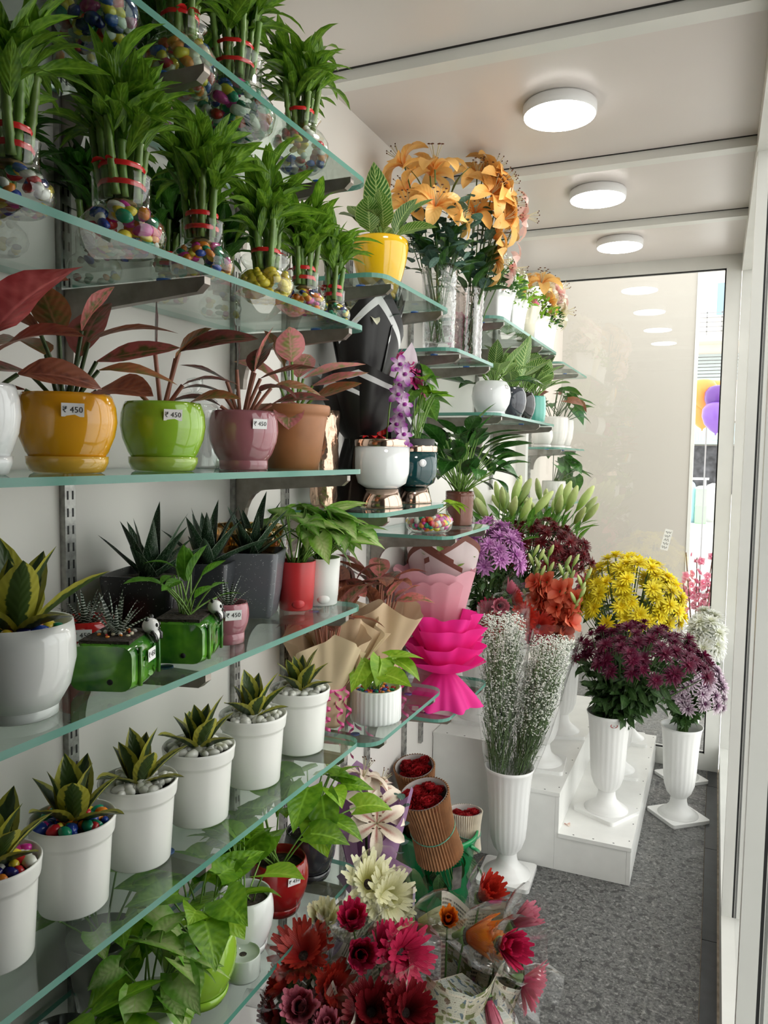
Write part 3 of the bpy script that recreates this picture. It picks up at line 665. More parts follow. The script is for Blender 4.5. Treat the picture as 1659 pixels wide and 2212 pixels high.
# clear glass jars behind the mauve pot
M_clear = glassmat('clear_glass', (.95, .97, .97), .10, 2.5)
o = thing('glass_jar', 'clear lidded glass jar behind the green and mauve pots', 'jar', (-.905, 1.19, Z3))
obj('body', revolve('body', [(0, 0), (.9, 0), (1, .05), (1, .85), (.9, .95), (.8, 1)], M_clear, .05, .12), o)
obj('lid', revolve('lid', [(.8, 0), (.86, .1), (.5, .35), (.12, .45), (.3, .7), (.3, .9), (0, 1)], M_clear, .05, .05), o, T(0, 0, .121))
o = thing('glass_dish', 'wide clear glass dish behind the terracotta pot', 'dish', (-.90, 1.30, Z3))
obj('body', revolve('body', [(0, 0), (.6, 0), (.9, .3), (1, 1), (.97, 1)], M_clear, .05, .10), o)
# ---- shelf of panda pots and square pots
Z4 = ZS1[3]
ML_sans = leafmat('sansevieria', (.030, .055, .016), (.34, .33, .035), 'margin', .42, .12)
ML_sans2 = leafmat('sansevieria_gold', (.05, .09, .02), (.46, .44, .06), 'margin', .42, .15, 1.5)
ML_gast = leafmat('gasteria', (.012, .040, .014), (.45, .52, .42), 'speck', .38, .03)
ML_haw = leafmat('haworthia', (.015, .035, .015), (.62, .66, .60), 'stripe', .45, .03)
def sans(root, z, seed, L=.095, W=.042, n=11, m=None): rosette(root, z, n, L, W, m or [ML_sans, ML_sans2], seed, 'sword', (27, 84), -.30, .35, .010)
t, zt = glazed('big white glazed pot of yellow-edged sansevieria with coloured stones at the left', -.758, .655, Z4, .066, .104, (.76, .78, .76), 'glaze_white_big', .68, .024, [(0, 0), (.60, 0), (.72, .04), (.90, .25), (1, .55), (.99, .8), (.95, 1), (.91, .99), (.92, .85), (0, .85)], FLATSAUCER, 'potted_sansevieria')
stones_top(t, .053, zt+.004, MULTI, 30, .010, 3); sans(t, zt+.004, 4, .11, .044, 11)
t, zt = glazed('red glazed cube pot of striped haworthia behind the panda pots', -.862, .868, Z4, .043, .062, (.40, .01, .012), 'glaze_red', .9, .012, [(0, 0), (.86, 0), (.95, .05), (1, .3), (1, .85), (.95, 1), (.88, 1), (.86, .85), (0, .85)], FLATSAUCER, 'potted_haworthia', (.55, .55, .5))
sticker(t, .0438, R(-52), .050, -.04); stones_top(t, .034, zt, ['cream', 'white', 'red'], 16, .004, 5)
rosette(t, zt, 13, .055, .010, [ML_haw], 6, 'spike', (25, 85), -.2, .5, .006)
M_pg = None
def pandapot(label, x, y, seed, kind):
    t = thing('panda_pot', label, 'plant', (x, y, Z4), R(20))
    b = NB('panda_glaze%d' % seed); n1 = b.noise(26, 3); n2 = b.noise(60, 2)
    m = b.done(b.bsdf(b.mix(b.ramp(n1, .35, .7), (.018, .12, .012), (.13, .36, .03)), .08, 0, .6, b.bump(n2, .15, .002), .4))
    # barrel-shaped square ceramic body lying along x (bulging sides)
    body = MB(); N = 9; prof = rrect(-.046, 0, .046, .066, .016, 4)
    ring = []
    for i in range(N):
        q = -1+2*i/(N-1); bul = 1.0-.10*abs(q)**3; yy = q*.050
        for (px, pz) in prof: body.v.append((px*bul, yy, (pz-.033)*bul+.033))
    K = len(prof)
    for i in range(N-1):
        for j in range(K): body.face([i*K+j, i*K+(j+1) % K, (i+1)*K+(j+1) % K, (i+1)*K+j])
    body.face(list(range(K))[::-1]); body.face([(N-1)*K+j for j in range(K)])
    sharp(obj('pot', body.mesh('pot', m), t), 40)
    for sy in (-.034, .034):
        obj('relief_band', MB().tube([(.0462, sy, .008), (.0468, sy, .03), (.0462, sy, .060)], .003, 5).mesh('relief_band', m), t)
    rn = random.Random(seed); rl = MB()
    for k in range(6): rl.add(leafmb(.020, .008, 'lance', 0, -.3, .1, 5), T(.0475, rn.uniform(-.022, .022), rn.uniform(.012, .05)) @ Matrix.Rotation(PI/2, 4, 'Y') @ Matrix.Rotation(rn.uniform(0, 6.3), 4, 'Z'))
    obj('relief_leaves', rl.mesh('relief_leaves', m), t, kind='stuff')
    obj('drain_hole', revolve('drain_hole', [(0, .0006), (.004, .0006), (.004, 0)], M_gap, n=10), t, T(.012, -.0503, .016) @ Matrix.Rotation(PI/2, 4, 'X'))
    obj('soil', MB().box(-.034, -.040, .062, .034, .040, .068).mesh('soil', M_soil, False), t)
    # panda figure leaning over the front rim
    MW, MK = gloss('panda_white', (.8, .8, .78)), gloss('panda_black', (.015, .015, .015))
    pd = obj('panda_figure', MB().ball((.040, .022, .076), .012, .011, .011, 12, 8).mesh('panda_figure', MW), t); pd['label'] = 'black and white panda figure'
    for sy in (-1, 1):
        obj('ear', MB().ball((.038, .022+sy*.009, .087), .0035, n=8).mesh('ear', MK), pd)
        obj('eye_patch', MB().ball((.0505, .022+sy*.0045, .078), .0022, .002, .003, 8).mesh('eye_patch', MK), pd)
        obj('arm', MB().tube([(.044, .022+sy*.010, .069), (.050, .022+sy*.011, .063), (.051, .022+sy*.008, .056)], [.004, .004, .0035], 7).mesh('arm', MK), pd)
    obj('nose', MB().ball((.0525, .022, .0735), .0018, n=8).mesh('nose', MK), pd)
    obj('body', MB().ball((.045, .022, .062), .008, .010, .010, 10, 7).mesh('body', MW), pd)
    return t
t = pandapot('green bamboo-relief panda pot of striped haworthia with a price sticker', -.745, .805, 1, 0)
k = obj('price_sticker', _stk, t, T(.0500, .0, .042) @ Matrix.Rotation(PI/2, 4, 'Z') @ Matrix.Rotation(PI/2, 4, 'X')); obj('lettering', _price, k, T(0, 0, .0002))
rosette(t, .068, 13, .055, .010, [ML_haw], 8, 'spike', (25, 85), -.2, .5, .006); stones_top(t, .030, .069, ['cream', 'red', 'white', 'orange'], 20, .0035, 6)
t = pandapot('green bamboo-relief panda pot of upright plain green leaves', -.745, .955, 2, 1)
ML_spath = leafmat('young_green_leaf', (.06, .20, .012), (.16, .38, .03), 'plain', .35, .35)
hearts(t, .068, 13, .055, .020, [ML_spath], 12, .008, .05, .02, .075, 'lance', (5, 60), M_petg, .0014, None, -.7)
rosette(t, .12, 3, .062, .030, [ML_spath], 13, 'broad', (62, 85), -.3, .3, .004, 'b')
M_speck = {}
def squarepot(label, x, y, R_, H, col, seed, rz=.35):
    t = thing('potted_gasteria', label, 'plant', (x, y, Z4), rz)
    b = NB('speckled_pot%d' % seed); tc = b.node('ShaderNodeTexCoord').outputs['Object']
    vo = b.node('ShaderNodeTexVoronoi', {'Vector': tc, 'Scale': 260.0}).outputs['Distance']; nn = b.noise(90, 2)
    f = b.math('MULTIPLY', b.ramp(vo, .22, .14), b.ramp(nn, .5, .6))
    m = b.done(b.bsdf(b.mix(f, col, (.62, .62, .62)), .28, 0, .5))
    def sq(i, j, n):
        a = 2*PI*j/n; c = max(abs(math.cos(a)), abs(math.sin(a))); return 1.0/(c*.86+.14*1.0)*.86
    obj('pot', revolve('pot', [(0, 0), (.70, 0), (.76, .03), (.88, .4), (1.0, .98), (.985, 1), (.93, 1), (.90, .9), (0, .9)], m, R_, H, 48, sq), t)
    soil(t, R_*.80, H*.905)
    rosette(t, H*.9, 14, .115, .034, [ML_gast], seed, 'spike', (28, 84), -.12, .45, .010, 'g')
    return t
squarepot('near-black speckled square pot of gasteria at the left of three', -.862, 1.01, .073, .118, (.010, .010, .012), 21, .35)
squarepot('charcoal speckled square pot of gasteria, middle one of three', -.875, 1.185, .062, .115, (.035, .037, .042), 22, .35)
squarepot('pale grey speckled square pot of gasteria nearest the red pot', -.835, 1.275, .074, .128, (.12, .125, .14), 23, .38)
t, zt = glazed('small mauve glazed pot of haworthia with saucer and price sticker', -.745, 1.066, Z4, .036, .060, (.36, .13, .16), 'glaze_mauve_small', .78, .020, APPLE, FLATSAUCER, 'potted_haworthia')
sticker(t, .0368, R(-40), .052, -.12); rosette(t, zt, 12, .050, .009, [ML_haw], 15, 'spike', (25, 85), -.2, .5, .005)
ML_syn = leafmat('syngonium', (.42, .55, .22), (.13, .33, .03), 'pale', .4, .35)
ML_syn2 = leafmat('syngonium_lime', (.50, .60, .25), (.22, .45, .05), 'pale', .4, .35)
def selfwater(label, x, y, R_, H, col, cname, seed):
    t = thing('potted_syngonium', label, 'plant', (x, y, Z4), 0); m = mat(cname, col, .32)
    obj('pot', revolve('pot', [(0, 0), (.82, 0), (.85, .02), (.88, .18), (.895, .185), (1, .99), (.99, 1), (.95, 1), (.92, .9), (0, .9)], m, R_, H), t); soil(t, R_*.9, H*.9)
    obj('water_spout', MB().ball((0, 0, 0), R_*.34, R_*.16, H*.11, 10, 8).mesh('water_spout', m), t, T(R_*.80*math.cos(R(-52)), R_*.80*math.sin(R(-52)), H*.15) @ Matrix.Rotation(R(38), 4, 'Z'))
    hearts(t, H*.9, 34, .074, .050, [ML_syn, ML_syn2], seed, .015, .085, .02, .125, 'heart', (-55, 15), M_petg, .0015, CAMR)
selfwater('red plastic self-watering pot of syngonium', -.785, 1.365, .040, .100, (.55, .03, .035), 'red_plastic', 31)
selfwater('white plastic self-watering pot of trailing pale syngonium at the shelf end', -.765, 1.435, .041, .100, (.78, .78, .75), 'white_plastic', 33)
M_amber = glassmat('amber_glass', (.90, .68, .36), .18, 2.0, .05, 40, .25, gcol=(1, .8, .5))
M_crys = glassmat('crystal_glass', (.95, .96, .96), .07, 2.4, .0, 60, .55)
o = obj('amber_bowl', revolve('amber_bowl', [(0, 0), (.45, 0), (.6, .15), (.8, .5), (.95, .85), (1.02, 1), (.98, .99), (.9, .85), (.7, .4), (0, .1)], M_amber, .075, .17, 48, lambda i, j, n: 1+.06*math.cos(j*12*2*PI/n)), None, T(-.89, 1.335, Z4)); tag(o, 'amber fluted glass bowl behind the grey square pots', 'bowl')
o = obj('crystal_bowl', revolve('crystal_bowl', [(0, 0), (.6, 0), (.8, .2), (.95, .6), (1, .95), (1.04, 1), (.94, .98), (.85, .5), (0, .1)], M_crys, .045, .16, 40, lambda i, j, n: 1+.07*math.cos(j*10*2*PI/n)), None, T(-.905, 1.447, Z4)); tag(o, 'clear cut crystal bowl behind the syngonium pots', 'bowl')
# ---- row of white collared pots
Z5 = ZS1[4]
def collar(label, y, Rr, H, seed, cols, top, x=-.775):
    t = thing('potted_sansevieria', label, 'plant', (x, y, Z5), 0, 'white collared pots in a row')
    obj('pot', revolve('pot', COLLAR, M_whitem, Rr, H, 48), t); soil(t, Rr*.86, H*.875)
    stones_top(t, Rr*.84, H*.945, cols, 52, .0100, seed); sans(t, H*.93, seed, .084, .040, 10)
for k, (y, Rr, H, cols, lab) in enumerate(((.628, .055, .122, MULTI, 'white collared pot with coloured stones cut by the left edge'), (.752, .056, .122, MULTI+['blue', 'green'], 'white collared pot with coloured stones, second from the left edge'), (.880, .058, .124, ['white'], 'white collared pot with white stones, third from the left edge'),
                                       (1.027, .060, .126, ['white'], 'white collared pot with white stones, fourth from the left edge'), (1.190, .063, .130, ['white'], 'white collared pot with white stones, fifth from the left edge'), (1.365, .063, .130, ['white'], 'white collared pot with white stones, at the far end of the row'))):
    collar(lab, y, Rr, H, 40+k, cols, 0)
# ---- lowest shelf: pothos and syngonium
Z6 = ZS1[5]
ML_poth = leafmat('pothos', (.09, .24, .010), (.26, .48, .03), 'plain', .3, .38)
ML_neon = leafmat('pothos_neon', (.20, .42, .015), (.38, .58, .05), 'plain', .32, .42)
t, zt = glazed('lime green glazed pot of pothos on the lowest shelf', -.752, .995, Z6, .062, .105, (.26, .46, .035), 'glaze_lime2', .78, .020, APPLE, SAUCER, 'potted_pothos')
hearts(t, zt, 17, .074, .064, [ML_poth, ML_neon, ML_poth], 51, .015, .08, .05, .12, 'heart', (-30, 20), M_petg, .0016)
t, zt = glazed('white glazed pot of pothos right of the lime pot', -.752, 1.13, Z6, .052, .100, (.76, .78, .76), 'glaze_white3', .78, .018, APPLE, SAUCER, 'potted_pothos')
hearts(t, zt, 17, .076, .066, [ML_poth, ML_neon], 52, .015, .085, .05, .12, 'heart', (-30, 20), M_petg, .0016, CAML)
t, zt = glazed('dark red glazed pot of pothos on the lowest shelf', -.760, 1.262, Z6, .058, .100, (.30, .012, .012), 'glaze_red2', .74, .020, APPLE, SAUCER, 'potted_pothos')
sticker(t, .0595, R(-30), .085, -.12); hearts(t, zt, 20, .074, .062, [ML_poth], 53, .02, .10, .03, .12, 'heart', (-50, 15), M_petg, .0016, CAML)
t, zt = glazed('charcoal glazed pot of tall pothos at the end of the lowest shelf', -.765, 1.395, Z6, .056, .095, (.03, .03, .036), 'glaze_charcoal', .80, .020, APPLE, SAUCER, 'potted_pothos')
hearts(t, zt, 19, .088, .066, [ML_poth, ML_neon, ML_poth], 54, .02, .11, .04, .16, 'heart', (-55, 40), M_petg, .0018)
t, zt = glazed('grey ridged pot of syngonium in shade at the back of the lowest shelf', -.880, .915, Z6, .058, .115, (.16, .16, .15), 'glaze_shadegrey', .7, .015, TUMBLER, FLATSAUCER, 'potted_syngonium')
hearts(t, zt, 14, .085, .058, [ML_syn2, ML_poth], 55, .02, .12, .03, .11, 'heart', (-45, 15), M_petg, .0016)
t, zt = glazed('white pot of pink-veined syngonium at the lower left', -.735, .862, Z6, .048, .085, (.74, .76, .74), 'glaze_white4', .8, .015, TUMBLER, FLATSAUCER, 'potted_syngonium')
hearts(t, zt, 18, .072, .052, [ML_syn2, ML_syn], 56, .01, .06, .02, .12, 'heart', (-65, 0), M_petg, .0016, CAMR)
t, zt = glazed('black pot of broad-leaved plant in the lower left corner', -.80, .745, Z6, .05, .085, (.02, .02, .02), 'glaze_black5', .8, .015, TUMBLER, FLATSAUCER, 'potted_pothos')
hearts(t, zt, 9, .12, .05, [ML_poth], 57, .02, .07, .0, .05, 'broad', (0, 25), M_petg, .0018, CAMR)
t, zt = glazed('grey-green corrugated pot low beside the lime pot', -.715, 1.068, Z6, .030, .040, (.50, .55, .50), 'glaze_corrug', .9, .006, CYL, FLATSAUCER, 'small_pot')
# ================================================================ FLOWERS
M_stem = mat('flower_stem', (.07, .15, .03), .5, nscale=20, namt=.3)
ML_mumleaf = leafmat('mum_foliage', (.022, .065, .014), (.065, .15, .03), 'plain', .5, .15)
def petal_ring(m, n, L, W, el, r=.0, z=0.0, shape='strap', c1=-.3, fold=.2, cols=3, nl=4, jit=.0, seed=0, ph=0.0):
    rn = random.Random(seed)
    for i in range(n):
        a = 2*PI*(i+ph)/n+rn.uniform(-jit, jit)
        m.add(leafmb(L*rn.uniform(1-jit, 1+jit), W, shape, 0, c1, fold, nl, cols), T(r*math.cos(a), r*math.sin(a), z) @ Rd(a, R(el+rn.uniform(-40, 40)*jit)))
    return m
def mumhead(name, material, D, seed=0, center=None, layers=((16, 1.0, 8), (13, .85, 30), (9, .62, 55))):
    m = MB()
    for k, (n, l, el) in enumerate(layers): petal_ring(m, n, D/2*l, D*.13, el, .002, k*.0012, 'strap', -.35, .25, 3, 3, .18, seed+k, k*.5)
    m.ball((0, 0, .004), .005, .005, .003, 6, 4)
    return m.mesh(name, material)
def gerbera(name, material, D, cup, seed):
    m = MB()
    petal_ring(m, 28, D/2, D*.092, cup, .006, 0, 'strap', -.25 if cup < 60 else .12, .12, 3, 6, .10, seed)
    petal_ring(m, 24, D/2*.84, D*.088, min(86, cup+15), .005, .002, 'strap', -.2 if cup < 60 else .1, .12, 3, 5, .06, seed+1, .5)
    return m.mesh(name, material)
def flowers_bunch(name, label, cat, foot, centre, rad, n, heads, seed, hemi=.15, stemr=.0016, leafn=120, leafL=.035, tilt=.8, fol=ML_mumleaf, conv=None, group=None, hs=(.85, 1.15)):
    """foot: where the stems meet (in the vase); centre/rad: the dome the heads sit on"""
    rn = random.Random(seed); t = thing(name, label, cat, foot, 0, group); c = Vector(centre)-Vector(foot); st = MB(); lf = MB()
    for i in range(n):
        zz = hemi+(1-hemi)*((i+.5)/n); a = i*2.39996+rn.uniform(-.3, .3); rr = math.sqrt(max(0, 1-zz*zz))
        k = rn.uniform(.86, 1.05); p = c + Vector((rr*math.cos(a)*rad[0], rr*math.sin(a)*rad[1], zz*rad[2]))*k
        nrm = Vector((rr*math.cos(a)*tilt, rr*math.sin(a)*tilt, zz+.25)).normalized()
        q = nrm.to_track_quat('Z', 'Y').to_matrix().to_4x4()
        obj('flower', heads[i % len(heads)], t, T(*p) @ q @ Matrix.Rotation(rn.uniform(0, 6.3), 4, 'Z') @ Sc(rn.uniform(*hs)))
        b = Vector((rn.uniform(-.02, .02), rn.uniform(-.02, .02), -.06)); mid = b*.4+p*.6 - nrm*.05
        st.tube([b, b*.5+mid*.5+Vector((0, 0, .02)), mid, p], stemr, 4, False)
    for i in range(leafn):
        q = rn.uniform(.08, .86); a = rn.uniform(0, 6.3); s = rn.uniform(.2, 1)
        p = c*q + Vector((math.cos(a)*rad[0]*s, math.sin(a)*rad[1]*s, rn.uniform(-.2, .6)*rad[2]))*q*.95
        lf.add(leafmb(leafL*rn.uniform(.7, 1.3), leafL*.5, 'broad', 0, -.8, .2, 4, 3), T(*p) @ Rd(a+rn.uniform(-1, 1), R(rn.uniform(-40, 50)), rn.uniform(-1, 1)))
    obj('stems', st.mesh('stems', M_stem), t, kind='stuff')
    if leafn: obj('foliage', lf.mesh('foliage', fol), t, kind='stuff')
    return t
# ---- pedestal vases
M_vase = mat('vase_white_plastic', (.80, .80, .78), .3)
def vase_meshes():
    prof = [(.036, .095), (.040, .10), (.052, .115), (.064, .15), (.069, .20), (.074, .30), (.080, .37), (.084, .40), (.090, .415), (.086, .415), (.078, .39), (.066, .2), (.0, .16)]
    def flut(i, j, n): return 1.0-(.020 if 2 <= i <= 6 else 0)*max(0, math.cos(j*2*PI/n*22))
    cup = MB().lathe(prof, 88, flut).mesh('cup', M_vase)
    foot = MB().lathe([(.034, .096), (.035, .075), (.040, .055), (.060, .034), (.078, .024), (.079, .019), (.086, .017), (.086, .014), (.0, .014)], 48, lambda i, j, n: 1.0+(.018*max(0, math.cos(j*2*PI/n*24)) if i in (2, 3) else 0)).mesh('foot', M_vase)
    base = MB().prism(rrect(-.096, -.096, .096, .096, .014, 4), 0, .015).mesh('base', M_vase, False)
    return cup, foot, base
VM = vase_meshes()
def vase(label, x, y, z, rz, s=1.0):
    t = thing('pedestal_vase', label, 'vase', (x, y, z), rz, 'white pedestal vases'); t.scale = (s, s, s)
    for n, m in zip(('cup', 'foot', 'base'), VM): obj(n, m, t)
    return t
vase('white fluted pedestal vase on the floor holding the two gypsophila sleeves', -.632, 2.62, 0, R(3), .98)
v_b = vase('white fluted pedestal vase with a red oval sticker on the lowest step', -.338, 2.985, .14, R(-28), .95)
k = obj('sticker', revolve('sticker', [(0, .0006), (.011, .0006), (.011, 0)], M_stick, n=20), v_b, T(.0805*math.cos(R(-42)), .0805*math.sin(R(-42)), .385) @ Matrix.Rotation(R(48), 4, 'Z') @ Matrix.Rotation(R(84), 4, 'X') @ Matrix.Diagonal((1.35, .85, 1, 1)))
obj('red_ring', MB().tube([(.0095*math.cos(a), .0095*math.sin(a), .001) for a in [i*PI/8 for i in range(17)]], .0012, 5).mesh('red_ring', mat('logo_red', (.5, .05, .05), .5)), k)
obj('logo_mark', MB().ball((0, .001, .001), .004, .0035, .0006, 8, 4).mesh('logo_mark', M_ink), k)
vase('white pedestal vase on the floor between the plinth and the right-hand glass', -.090, 3.375, 0, R(40), .95)
vase('white pedestal vase on the floor behind another, close to the far glass', -.095, 3.80, 0, R(40), .92)
vase('white pedestal vase on the middle step, nearest the front', -.590, 2.97, .29, R(5), .95)
vase('white pedestal vase on the middle step, second from the front', -.585, 3.36, .29, R(20), .93)
vase('white pedestal vase on the top step, nearest the front', -.850, 2.95, .44, R(4), .93)
vase('white pedestal vase on the top step at the far end', -.845, 3.50, .44, R(4), .93)
vase('white pedestal vase far back on the lowest step', -.345, 3.82, .14, R(8), .9)
vase('white pedestal vase on the lowest step, behind the stickered one', -.350, 3.40, .14, R(8), .92)
mum = lambda n, c1, c2, D, seed, **k: mumhead(n, leafmat('petal_'+n, c1, c2, 'tip', .5, .25), D, seed, **k)
BURG = [mum('mum_burgundy', (.16, .004, .035), (.10, .006, .035), .056, 1), mumhead('mum_burgundy_b', MATS['petal_mum_burgundy'], .050, 5)]
flowers_bunch('chrysanthemum_bunch', 'wine-purple chrysanthemum bunch in the vase on the lowest step', 'flowers', (-.338, 2.985, .50), (-.235, 3.0, .70), (.25, .20, .175), 92, BURG, 3, .12, leafn=760, leafL=.060, hs=(1.05, 1.4))
DRED = [mum('mum_darkred', (.17, .004, .008), (.09, .003, .006), .05, 2)]
flowers_bunch('chrysanthemum_bunch', 'dark red chrysanthemum bunch against the wall under the lily buds', 'flowers', (-.845, 3.30, .82), (-.70, 3.25, 1.07), (.23, .18, .165), 105, DRED, 4, -.15, leafn=520, leafL=.045, hs=(1.05, 1.4))
PURP = [mum('mum_purple', (.38, .10, .36), (.62, .28, .58), .058, 3)]
flowers_bunch('chrysanthemum_bunch', 'lilac-purple chrysanthemum bunch behind the pink paper bouquets', 'flowers', (-.850, 2.95, .82), (-.80, 2.90, 1.12), (.125, .12, .13), 42, PURP, 5, -.35, leafn=260, leafL=.04, hs=(1.1, 1.4))
YEL = [mum('mum_yellow', (.80, .60, .01), (.88, .76, .03), .066, 4, layers=((17, 1.0, 12), (13, .8, 35), (9, .5, 60)))]
flowers_bunch('chrysanthemum_bunch', 'bright yellow chrysanthemum bunch standing behind the wine-purple ones', 'flowers', (-.350, 3.40, .50), (-.325, 3.42, .88), (.215, .19, .205), 110, YEL, 6, -.35, leafn=420, leafL=.045, hs=(1.05, 1.4))
WHI = [mum('mum_white', (.70, .72, .50), (.86, .87, .84), .066, 5)]
flowers_bunch('chrysanthemum_bunch', 'white chrysanthemum bunch by the right-hand glass at the far end', 'flowers', (-.095, 3.80, .38), (-.015, 3.76, .66), (.075, .14, .15), 52, WHI, 7, -.3, leafn=240, leafL=.04, hs=(1.1, 1.4))
PW = [mum('mum_twotone', (.10, .008, .07), (.70, .58, .66), .056, 6)]
flowers_bunch('chrysanthemum_bunch', 'purple and white two-tone chrysanthemum bunch in the floor vase at right', 'flowers', (-.090, 3.375, .40), (-.055, 3.35, .56), (.115, .13, .15), 66, PW, 8, -.35, leafn=420, leafL=.045, hs=(1.1, 1.4))
# ---- lily flowers
def lily_petals(m, L, W, c0=.9, c1=-1.9): return leafmb(L, W, 'petal', c0, c1, .35, 8, 5, 0, .08).mesh('petal', m)
ML_orange = leafmat('lily_orange', (.82, .25, .03), (.92, .55, .17), 'throat', .42, .3)
ML_stargz = leafmat('lily_pinkred', (.42, .02, .08), (.60, .12, .18), 'throat', .42, .3)
ML_lpink = leafmat('lily_palepink', (.72, .25, .25), (.80, .55, .50), 'throat', .42, .35)
ML_cream = leafmat('lily_cream', (.62, .60, .22), (.85, .80, .62), 'throat', .42, .35)
def _orient():
    b = NB('lily_oriental'); u, v, tc = b.uv(); d = b.math('MULTIPLY', b.math('ABSOLUTE', b.math('SUBTRACT', u, .5)), 2.0)
    st = b.math('MULTIPLY', b.ramp(d, .42, .05), b.ramp(v, .75, .35)); vo = b.node('ShaderNodeTexVoronoi', {'Vector': b.node('ShaderNodeCombineXYZ', {0: u, 1: b.math('MULTIPLY', v, 3)}).outputs[0], 'Scale': 9.0}).outputs['Distance']
    c = b.mix(b.math('MULTIPLY', st, .8), (.80, .68, .55), (.42, .06, .05)); c = b.mix(b.math('MULTIPLY', b.ramp(vo, .2, .12), b.ramp(v, .7, .4)), c, (.25, .02, .02))
    MATS['lily_oriental'] = b.done(b.bsdf(c, .45)); return MATS['lily_oriental']
ML_orient = _orient()
M_stamen = mat('stamen', (.55, .50, .30), .5); M_anther = mat('anther', (.10, .03, .01), .7)
def lily(root, M, petal, s=1.0, ph=0.0, throat=None):
    m = MB()
    for i in range(6):
        a = i*PI/3; p = (.018*math.cos(a), .018*math.sin(a), .062)
        m.tube([(0, 0, 0), (p[0]*.4, p[1]*.4, .035), p], .0009, 4, False)
    f = obj('flower', m.mesh('flower', M_stamen), root, M @ Sc(s))
    an = MB()
    for i in range(6): an.ball((.018*math.cos(i*PI/3), .018*math.sin(i*PI/3), .062), .0045, .002, .002, 6, 4)
    obj('anthers', an.mesh('anthers', M_anther), f, kind='stuff')
    for i in range(6): obj('petal', petal, f, Matrix.Rotation(i*PI/3+ph, 4, 'Z') @ T(0, .003, (i % 2)*.002))
    return f
def dirM(p, az, el): return T(*p) @ Rd(az, R(el)) @ Matrix.Rotation(-PI/2, 4, 'X')
P_or = lily_petals(ML_orange, .100, .046); P_lp = lily_petals(ML_lpink, .090, .036); P_cr = lily_petals(ML_cream, .086, .036); P_sg = lily_petals(ML_stargz, .085, .036); P_ot = lily_petals(ML_orient, .092, .036, .7, -1.5)
ML_euc = leafmat('eucalyptus', (.045, .11, .08), (.10, .20, .15), 'plain', .45, .15)
ML_lily = leafmat('lily_leaf', (.02, .07, .015), (.05, .15, .02), 'plain', .35, .2)
def crystalvase(label, x, y, z, Rr, H, kind):
    t = thing('crystal_vase', label, 'vase', (x, y, z))
    if kind == 0: fl = lambda i, j, n: 1+.030*math.cos((j*10*2*PI/n)+(i % 2)*PI)
    else: fl = lambda i, j, n: (1+.05*(i % 2))*(1+.05*math.cos(j*8*2*PI/n))
    N = 12 if kind == 0 else 26
    prof = [(0, 0), (.86, 0)]+[(.88+.12*(i/N)**2, .02+.98*i/N) for i in range(N+1)]+[(.93, .99), (.80, .12), (0, .10)]
    o = obj('vase', revolve('vase', prof, M_crys if kind == 0 else glassmat('ribbed_crystal', (.92, .88, .87), .12, 2.0, .02, 50, .45), Rr, H, 60, fl), t); return t
crystalvase('tall cut crystal vase with diamond facets, nearer of two', -.755, 2.125, 1.802, .052, .235, 0)
crystalvase('tall ribbed crystal vase with stacked ridges, farther of two', -.755, 2.40, 1.802, .050, .235, 1)
def lily_bunch(label, foot, flowers, eucs, leaves, seed, stemr=.0022, name='lily_bunch'):
    rn = random.Random(seed); t = thing(name, label, 'flowers', foot); st = MB(); F = Vector(foot)
    for (p, az, el, petal, s) in flowers:
        q = Vector(p)-F; lily(t, dirM(q, az, el), petal, s, rn.uniform(0, 1))
        b = Vector((rn.uniform(-.02, .02), rn.uniform(-.02, .02), -.12)); st.tube([b, b*.4+q*.4, q*.85, q], stemr, 5, False)
    for (p, n, r) in eucs:
        q = Vector(p)-F; st.tube([Vector((0, 0, -.1)), q*.6, q+Vector((0, 0, r))], .0015, 4, False)
        for i in range(n):
            a = i*2.4+rn.uniform(-.4, .4); obj('leaf', leaf('euc%d' % (i % 2), ML_euc, (.036, .030)[i % 2], (.034, .028)[i % 2], 'round', .1, -.4, .1, 6), t, T(q.x+rn.uniform(-.015, .015), q.y+rn.uniform(-.015, .015), q.z-r+2*r*i/n) @ Rd(a, R(rn.uniform(-20, 50)), rn.uniform(-.6, .6)) @ Sc(rn.uniform(.8, 1.25)))
    for (p, az, el, L) in leaves:
        q = Vector(p)-F; obj('leaf', leaf('lilyleaf', ML_lily, .11, .034, 'lance', .2, -.7, .2, 7), t, T(*q) @ Rd(az, R(el), rn.uniform(-.5, .5)) @ Sc(L/.11))
    obj('stems', st.mesh('stems', M_stem), t, kind='stuff'); return t
